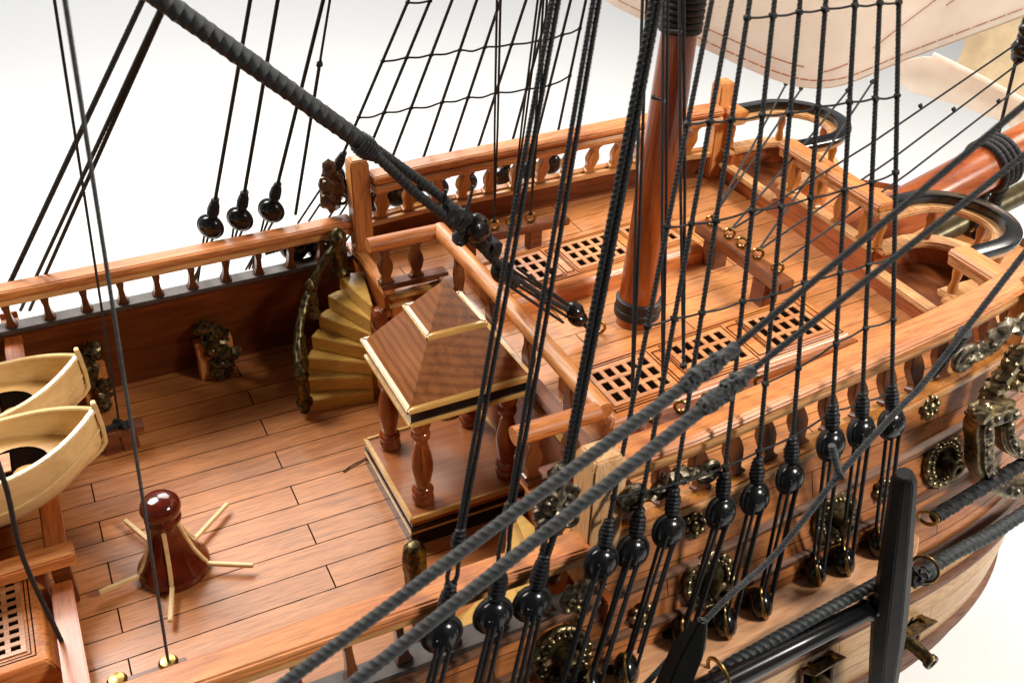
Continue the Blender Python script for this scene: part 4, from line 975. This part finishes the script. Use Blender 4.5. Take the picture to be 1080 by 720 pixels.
# heavy foreground ropes with eyes, thin lines beyond
G4 = 'thick twisted ropes in the foreground'
Yf = -15.0
def eye_rope(label, p0, p1, p2, r, rot):
    a, b, c = aty(*p0, Yf), aty(*p1, Yf), aty(*p2, Yf); d = (b-a).normalized()
    t = thing('foreground_rope', label, 'rope', a, G4)
    part('cable', rope_mb([extend(b, a, 1.25), b-d*.2], r, 3, 14, .05, 4), M['rope_g'], t)
    mb = MB(); 
    for k in range(9): mb.ball(b-d*(.09*k-.2)+Vector((random.uniform(-.04, .04), 0, random.uniform(-.04, .04))), (r*1.35, r*1.35, r*1.3), k, .35, 3, 3)
    rope_mb([b-d*.5, b+d*.15, b+d*.6], r*1.1, 3, 12, .25, 3, 4, mb=mb)
    part('eye_splice', mb, M['rope_g'], t)
    part('thin_line', rope_mb([b+d*.2, c, extend(b, c, 1.15)], .07), M['rope'], t)
eye_rope('upper of two thick twisted ropes crossing from bottom left, blurred knot over the hatch', (300, 720), (750, 386), (1080, 111), .120, 0)
eye_rope('lower of two thick twisted ropes crossing from bottom left, knot by the near handrail', (372, 720), (768, 410), (1080, 164), .130, 0)
Y3 = -13.4
P = [aty(*q, Y3) for q in ((640, 765), (682, 720), (762, 635), (812, 590), (850, 545), (885, 500), (947, 432), (974, 404), (1024, 340), (1090, 255))]
mb = rope_mb(smooth_path(P, 4), .085); mb.ball(P[5], .16, 3, .4); 
rope_mb([P[5], P[5]+Vector((-.3, .2, .9))], .10, mb=mb)
solo('slack_line', mb, M['rope_g'], 'grey slack line running from the anchor fluke up past the bow rail', 'line')
solo('stay_end', rope_mb([aty(1018, 350, -11.2), aty(1000, 376, -10.8), aty(985, 398, -10.6)], .22, 2, 12, .1, 3, 9, lambda u: 1-.75*u), M['rope'], 'short tapered black rope end under the near bow rail', 'rope')

# lines at the left
G5 = 'dark lines sloping to the far rail at the left'
q = aty(152, -3, 8); line('thick black line sloping down to the far rail, leftmost', [extend(q, aty(12, 295, 10.6), -.2), q, aty(12, 295, 10.6), aty(-6, 330, 10.8)], .10, 'rope', grp=G5)
for dx, w_ in ((0, 'left'), (8, 'right')):
    a = apy(171+dx*.4, 6); b = aty(38+dx*1.1, 292, 10.7); line('%s one of two close parallel lines running from the stay to the far rail' % w_, [a, b, extend(a, b, 1.2)], .07, 'rope', grp=G5)
a = aty(57, -2, 2.0); b = Vector((.1, 7.4, 1.25)); line('thin dark line dropping from the top left to the low pin bench', [extend(b, a, 1.1), b.lerp(a, .45), b], .045, 'rope')
b = Vector((-.28, -4.72, 1.15)); a = aty(68, -2, -7.5)
line('dark line dropping past the capstan to a brass knob at the bottom edge', [extend(b, a, 1.05), b], .048, 'rope_g')
a = aty(-6, 478, -4.0); b = Vector((-3.05, -2.6, 1.1)); line('dark slack line crossing the boats down to the plank at bottom left', smooth_path([a, aty(8, 520, -3.6), aty(25, 590, -3.2), b], 6), .075, 'rope')
solo('loose_thread', rope_mb(smooth_path([at(362, 497, .05), at(372, 490, .06), at(384, 484, .05), at(392, 476, .07)], 5), .03), M['rope'], 'tiny loose black thread lying on the deck beside the belfry', 'thread')

# ------------------------------------------------------------------ outside of the near hull
# channel shelf
X = xs_(2.0, 22.6, .6); wd = lambda x: 1.55*min(1, max(.12, (22.9-x)/2.2))**.6
lo = []; mb = MB()
rs = []
for x in X:
    yi = -HW(x, 2.8)+.1; yo = -HW(x, 2.8)-wd(x)
    rs.append([Vector((x, yi, 2.55)), Vector((x, yo+.06, 2.55)), Vector((x, yo, 2.64)), Vector((x, yo, 2.82)), Vector((x, yo+.06, 2.9)), Vector((x, yi, 2.9))])
solo('channel_shelf', mb.rings(rs), M['shelf'], 'pale pinkish plank shelf along the near hull carrying the lower deadeyes', 'shelf')

# wreath ports
def wreath(label, x, y, first):
    p = hull_hit(x, y, .05); n = hull_n(p.x, p.z); R = frame_matrix(n, Vector((1, 0, 0)))
    if first is not None: return dup(first, p, label, R)
    t = thing('wreath_port', label, 'gun port', p, 'gilt wreath gun ports', R)
    mb = MB().torus((0, 0, .03), .80, .13, (0, 0, 1), 40, 10)
    for k in range(22):
        a = 2*math.pi*k/22; mb.ball((.63*math.cos(a), .63*math.sin(a), .13), (.095, .095, .10), k, .25, 2, 2)
    for k in range(16):
        a = 2*math.pi*k/16+.1; mb.ball((.80*math.cos(a), .80*math.sin(a), .13), (.13, .10, .06), k, .5, 2, 2)
    part('wreath', mb, M['gilt'], t, local=True, ang=60)
    part('port_hole', MB().lathe([(.66, -.02), (.66, .06), (.50, .07), (.42, .03), (0, .03)], None, 28), M['bronze'], t, local=True)
    part('gun_muzzle', MB().lathe([(.27, 0), (.25, .4), (.30, .46), (.33, .58), (.28, .66), (.15, .66), (.13, .5), (0, .48)], Matrix.Rotation(.25, 4, 'X'), 20), M['bronze'], t, local=True, ang=50)
    return t
w0 = wreath('gilt wreath gun port below the deadeyes at the bottom edge, leftmost', 592, 690, None)
wreath('gilt wreath gun port between the lanyards above the middle of the shelf', 747, 611, w0)
wreath('gilt wreath gun port behind lanyards, just left of the black anchor stock', 880, 545, w0)
wreath('gilt wreath gun port right of the black anchor stock, nearest the bow', 993, 486, w0)
def flower(label, x, y, first):
    p = hull_hit(x, y, .03); n = hull_n(p.x, p.z); R = frame_matrix(n, Vector((1, 0, 0)))
    if first is not None: return dup(first, p, label, R)
    mb = MB().ball((0, 0, .1), (.16, .16, .12), 1, .2, 2, 2)
    for k in range(8):
        a = 2*math.pi*k/8; mb.ball((.30*math.cos(a), .30*math.sin(a), .06), (.13, .13, .11), k, .25, 2, 2)
    t = thing('rosette', label, 'ornament', p, 'small metal rosettes on the near hull', R); part('petals', mb, M['gilt'], t, local=True, ang=60); return t
f0 = flower('small metal rosette on bare planks below the bow rail', 980, 428, None)
flower('small metal rosette between the fourth and fifth deadeyes', 731, 553, f0)
flower('small metal rosette just left of the black anchor stock top', 930, 516, f0)
flower('small metal rosette behind lanyards above the shelf', 676, 648, f0)
flower('small metal rosette left of the big channel lanyards near the bottom', 607, 640, f0)
# scroll carvings along the sill
def scroll(label, x0, y0, x1, y1, Y, seed, sc_=1.0):
    a, b = aty(x0, y0, Y), aty(x1, y1, Y); d = (b-a); mb = MB(); pts = []
    for k in range(9):
        u = k/8; p = a.lerp(b, u)+Vector((0, -.1, .18*math.sin(u*7+seed))); pts.append((p, (.30*sc_, .24*sc_, (.24+.14*math.sin(u*9+seed))*sc_)))
    carved(mb, pts, seed, .5, 30)
    u_ = d.normalized(); ax = u_.cross(Vector((0, 0, 1))).normalized()
    for f, r in ((0.02, .36), (.98, .30)):
        c = a.lerp(b, f); mb.torus(c+Vector((0, -.15, .02)), r*sc_, .12*sc_, ax, 20, 8); mb.ball(c+Vector((0, -.2, .02)), .14*sc_, 2, .2)
    solo('scroll_carving', mb, M['pewter'], label, 'carving', 'scroll carvings on the near hull')
scroll('tarnished scroll carving right of the pale post, under the near balusters', 662, 522, 745, 494, -10.35, 3)
scroll('tarnished scroll carving under the bow end of the near rail at right edge', 1012, 376, 1078, 338, -10.2, 9, 1.1)
scroll('dull black scroll ornament behind the deadeyes left of the pale post', 600, 628, 618, 616, -10.6, 14, .8)
# standing carved figures beside the posts
def figure(label, cx_, cy_, Y, h, m, seed, tilt=.1):
    b = aty(cx_, cy_, Y); mb = MB(); q = lambda dx, dz, dy=0: b+Vector((dx+tilt*math.sin(dz*5)*.5, dy, dz*h)); pts = []
    for dx, dz, r in ((0, .02, .34), (-.12, .16, .40), (.1, .28, .42), (0, .40, .44), (-.22, .54, .34), (.24, .52, .34), (0, .56, .42), (.0, .70, .30), (.02, .86, .31), (.05, .97, .24), (-.3, .30, .26), (.34, .34, .24), (-.3, .08, .24)):
        pts.append((q(dx, dz, -.05), (r, r*.9, r)))
    carved(mb, pts, seed, .45, 90)
    for dx, dz, r in ((-.34, .22, .2), (.34, .16, .2), (-.30, .66, .16), (.30, .68, .16)): mb.torus(q(dx, dz, -.3), r, .075, (.3, 1, .1), 16, 6)
    solo('carved_figure', mb, m, label, 'carving', 'carved figures on the rail')
figure('brown carved figure leaning on the far square post', 350, 216, 10.75, 1.9, M['brownfig'], 5)
figure('tarnished carved figure left of the pale near post', 583, 553, -10.35, 1.9, M['pewter'], 8, -.1)
mb = MB(); carved(mb, [(aty(x, y, -10.6), (r, r*.8, r)) for x, y, r in ((1042, 432-14, .36), (1052, 408, .42), (1060, 396, .40), (1068, 383, .42), (1076, 372, .36), (1072, 404, .34), (1084, 390, .5), (1046, 412, .36))], 77, .45, 40)
solo('bow_carving', mb, M['gilt'], 'gilt carved figure above the ornate bracket at the right edge', 'carving')
# ornate bracket
def bk_path(q, Y): return [aty(x, y, Y) for x, y in q]
t = thing('ornate_bracket', 'ornate gilt bracket curving down the bow hull at the right edge', 'bracket', aty(1050, 480, -11.2))
for q, w_ in (([(1062, 430), (1034, 440), (1033, 462), (1034, 486), (1048, 506), (1072, 512), (1100, 500)], .38), ([(1056, 440), (1058, 458), (1066, 470), (1084, 474), (1100, 470)], .28)):
    P = smooth_path(bk_path(q, -11.25), 6)
    part('border', MB().sweep(P, BOX(-w_, w_, .55), up=Vector((0, -1, .15))), M['gilt'], t, .06)
    mb = MB().sweep([p+Vector((0, -.30, 0)) for p in P], BOX(-w_*.5, w_*.5, .2), up=Vector((0, -1, .15)))
    for k, p in enumerate(P[::2]): mb.ball(p+Vector((0, -.36, 0)), (w_*.42, .14, w_*.42), k, .6, 2, 2)
    part('beading', mb, M['pewter'], t)
part('finial', carved(MB(), [(aty(1034, 436, -11.4), .36), (aty(1030, 430, -11.4), .26)], 4, .4, 8), M['gilt'], t)

# anchor: stock, shank, arm
an = thing('anchor', 'black anchor lashed along the near hull, tall stock upright by the shelf', 'anchor', (20, -13.2, 0))
Ys = -13.6
tp, bt = aty(954, 499, Ys), aty(927, 760, Ys)
dS = (bt-tp).normalized(); sS = RIGHT-dS*RIGHT.dot(dS); sS.normalize(); fS = dS.cross(sS)
rs = []
for u, r in ((0, .30), (.02, .42), (.3, .56), (.42, .62), (.5, .64), (.58, .64), (.7, .60), (1, .5)):
    c = tp.lerp(bt, u); rs.append([c+(sS*math.cos(a)+fS*math.sin(a))*r*.82 for a in [math.pi/8+math.pi/4*k for k in range(8)]])
part('stock', MB().rings(rs), M['blackwood'], an, .03)
s0, s1 = aty(931, 634, -13.35), aty(742, 728, -13.35); dd = (s1-s0)
P = [s0+dd*u for u in (0, .015, .05, .07, .10, .12, .5, 1, 1.5)]
part('shank', MB().tube(P, [.30, .36, .36, .28, .36, .28, .33, .38, .42], 24), M['black'], an)
part('ring', MB().torus(s0-dd.normalized()*.15, .48, .055, dd.normalized()+Vector((0, .3, .2)), 28, 8), M['brass'], an)
part('ring', MB().torus(aty(975, 600, -13.1), .42, .05, Vector((1, .4, -.3)), 28, 8), M['brass'], an)
f0_, f1_ = aty(741, 652, -14.2), aty(690, 770, -13.9); dF = (f1_-f0_).normalized(); sF = (RIGHT-dF*RIGHT.dot(dF)).normalized(); nF = dF.cross(sF)
rs = []
for u, a_, b_ in ((0, .22, .10), (.08, .45, .18), (.25, .80, .3), (.55, .85, .34), (1, .8, .36)):
    c = f0_.lerp(f1_, u); a_ *= .55; rs.append([c-sF*a_-nF*b_*.4, c-sF*a_*.6+nF*b_, c+sF*a_*.6+nF*b_, c+sF*a_-nF*b_*.4, c-nF*b_])
part('fluke', MB().rings(rs), M['blackwood'], an, .04)
part('band', MB().torus(aty(758, 712, -13.35), .5, .06, dd.normalized(), 26, 8), M['brass'], an)
solo('lashing', rope_mb([aty(700, 745, -13.1), aty(775, 697, -13.1), aty(850, 655, -13.1), aty(938, 607, -13.0)], .19, 3, 12, .05), M['rope_b'], 'dark twisted rope lashed along the edge of the channel shelf above the anchor shank', 'rope')
cp = [aty(975, 604, -13.0), aty(985, 596, -12.9), aty(1010, 581, -12.8), aty(1040, 566, -12.6), aty(1090, 534, -12.3), aty(1130, 508, -12)]
mb = rope_mb(smooth_path(cp, 5), .24, 3, 14, .06)
for k in range(7): mb.ball(cp[0]+Vector((.1*k-.5, -.05, .1*math.sin(k))), .26, k, .6, 3)
solo('anchor_cable', mb, M['rope_b'], 'thick blue black anchor cable running along the hull to the right edge', 'rope')
P = [aty(986, 545, -11.9), aty(1030, 518, -11.7), aty(1090, 482, -11.5)]
solo('tack_rope', rope_mb(P, .24, 3, 14, .05, 1, 8), M['rope'], 'black rope across the ornate bracket from a ring on the hull', 'rope')
solo('hull_ring', MB().torus(aty(979, 546, -11.8), .3, .065, (.8, .55, .2), 26, 8), M['brass'], 'dark brass ring on the pale planks at the end of the black rope', 'ring')

# gun ports low on the hull
def gunport(label, x, y, X0=None):
    p = hull_hit(x, y, .04); n = hull_n(p.x, p.z); R = frame_matrix(n, Vector((1, 0, .09)))
    t = thing('gun_port', label, 'gun port', p, 'square gun ports with raised lids', R)
    part('opening_shade', MB().box(-.62, .62, -.62, .62, -.05, .03), M['dark'], t, local=True)  # solid black slab, shade of the port painted on instead of a hole
    part('port_frame', MB().box(-.72, -.6, -.72, .72, -.05, .09).box(.6, .72, -.72, .72, -.05, .09).box(-.6, .6, -.72, -.6, -.05, .09), M['wale'], t, .015, local=True)
    lid = part('lid', MB().hexa([(-.7, .66, .08), (.7, .66, .08), (.66, .95, .62), (-.66, .95, .62)], [(-.7, .76, .08), (.7, .76, .08), (.66, 1.05, .62), (-.66, 1.05, .62)]), M['pewter'], t, .02, local=True)
    for xx in (-.4, .4):
        part('hinge', MB().box(xx-.06, xx+.06, .86, .95, .05, .5).ball((xx, .86, .1), .09, 1, .2), M['brass'], lid, local=True)
    part('gun_barrel', MB().lathe([(.26, -.05), (.23, .6), (.22, .95), (.27, 1.0), (.29, 1.12), (.26, 1.2), (.15, 1.2), (.13, .95), (0, .95)], Matrix.Rotation(.12, 4, 'X'), 22), M['bronze'], t, local=True, ang=50)
    return t
gunport('square gun port with raised lid and bronze gun right of the anchor stock', 955, 672)
gunport('square gun port with raised lid left of the anchor stock at the bottom edge', 860, 712)

# ------------------------------------------------------------------ sails beyond the mast
def sheet(name, label, rows, m, th=.06, sub=5):
    """rows of points (top to bottom), smoothed both ways into a thick cloth"""
    R1 = [smooth_path(r, sub) for r in rows]; cols = list(zip(*R1)); C2 = [smooth_path(list(c), sub) for c in cols]
    g = list(zip(*C2)); h, w_ = len(g), len(g[0]); vs = [p for r in g for p in r]; fs = []
    nrm = []
    for i in range(h):
        for j in range(w_):
            a = g[min(i+1, h-1)][j]-g[max(i-1, 0)][j]; b = g[i][min(j+1, w_-1)]-g[i][max(j-1, 0)]; nrm.append(a.cross(b).normalized())
    k = len(vs); vs = vs+[p+n*th for p, n in zip(vs, nrm)]
    for i in range(h-1):
        for j in range(w_-1):
            q = (i*w_+j, i*w_+j+1, (i+1)*w_+j+1, (i+1)*w_+j); fs.append(q); fs.append(tuple(x+k for x in reversed(q)))
    for i in range(h-1):
        for j in (0, w_-1): fs.append((i*w_+j, (i+1)*w_+j, k+(i+1)*w_+j, k+i*w_+j))
    for j in range(w_-1):
        for i in (0, h-1): fs.append((i*w_+j, i*w_+j+1, k+i*w_+j+1, k+i*w_+j))
    c = sum((g[h//2][w_//2],), Vector())
    t = thing(name, label, 'sail', c); part('canvas', MB().add(vs, fs), M[m], t, ang=80)
    return t, g, nrm
foot = [(610, -18, 7.5, 22.0), (650, 8, 6.6, 22.5), (705, 34, 5, 23.5), (760, 60, 3.2, 24.5), (810, 82, 1.6, 25.0), (850, 93, 0.3, 25.2), (890, 90, -.6, 25.2), (950, 66, -2.2, 25.0), (1020, 40, -4, 24.6), (1090, 14, -5.8, 24), (1130, -4, -7, 23.5)]
bottom = [atx(x, y, X_) for x, y, Y_, X_ in foot]
def raise_row(k):   # higher rows of the billowing cloth
    return [p+Vector((1.3*math.sin(k*.9)*1.2-.0*k, p.y*.04*k, 2.6*k)) for p in bottom]
rows_ = [raise_row(k) for k in (5, 4, 3, 2, 1, .5, 0)]
t, g, nr = sheet('fore_sail', 'cream canvas sail with rust stitching billowing beyond the mast at the top', rows_, 'sail')
def stitched(i0, j0, i1, j1, gap=1):
    mb = MB(); n = 40; h, w_ = len(g), len(g[0]); pts = []
    for s_ in range(n+1):
        u = s_/n; i, j = lerp(i0, i1, u)*(h-1), lerp(j0, j1, u)*(w_-1); a, b = int(min(i, h-2)), int(min(j, w_-2)); fi, fj = i-a, j-b
        p = g[a][b].lerp(g[a][b+1], fj).lerp(g[a+1][b].lerp(g[a+1][b+1], fj), fi); pts.append(p)
    for sg in (1, -1):
        P = [p+Vector((-.05 if sg > 0 else .12, 0, 0)) for p in pts]
        for a, b in zip(P, P[1:]):
            mb.tube([a.lerp(b, .02), a.lerp(b, .9)], .035, 5)
    part('stitching', mb, M['stitch'], t)
stitched(.965, 0, .965, 1); stitched(.915, .02, .915, .47)
stitched(.86, .62, .55, .8); stitched(.90, .58, .93, .52); stitched(.80, .72, .6, .84)
def quad_sheet(name, label, pts, X_, m, bulge=.4):
    rows2 = [[atx(x, y, X_+bx_) for x, y, bx_ in r] for r in pts]; return sheet(name, label, rows2, m, .06, 4)
quad_sheet('sprit_sail', 'narrow pale sail edge crossing the right edge above the bowsprit', [[(945, 66, 0), (985, 60, 0), (1030, 82, .3), (1080, 108, .4), (1140, 140, .5)], [(947, 84, .2), (990, 82, .5), (1032, 102, .7), (1080, 124, .8), (1140, 155, .8)], [(962, 98, 0), (1000, 108, .3), (1040, 122, .4), (1080, 139, .5), (1140, 168, .5)]], 42, 'sail')
solo('sprit_yard', MB().tube([atx(985, 58, 41.7), atx(1030, 80, 41.8), atx(1082, 108, 41.9), atx(1140, 140, 42)], .13, 12), M['sail'], 'thin cream roll along the top of the narrow sail at right', 'sail roll')
quad_sheet('ochre_sail', 'ochre sail glimpsed behind the pale sails at the right edge', [[(1015, -30, 0), (1050, -30, .3), (1150, -40, .4)], [(1018, 40, 0), (1050, 45, .5), (1150, 60, .5)], [(1010, 66, 0), (1046, 90, .3), (1150, 150, .4)]], 45, 'sail_w')
p = aty(1077, 45, .5)
mb = MB()
for k, (dz, r) in enumerate(((.9, .25), (.55, .32), (.2, .3), (-.2, .42), (-.55, .36))): mb.ball(p+Vector((.05*k, 0, dz)), (r, r, r*.95), k, .3, 2, 2)
rope_mb([p+Vector((0, 0, 6)), p], .12, mb=mb); rope_mb([p+Vector((0, 0, -.5)), p+Vector((.4, 0, -4))], .08, mb=mb)
solo('sail_block', mb, M['black'], 'black block hanging in front of the sails at the right edge', 'block')
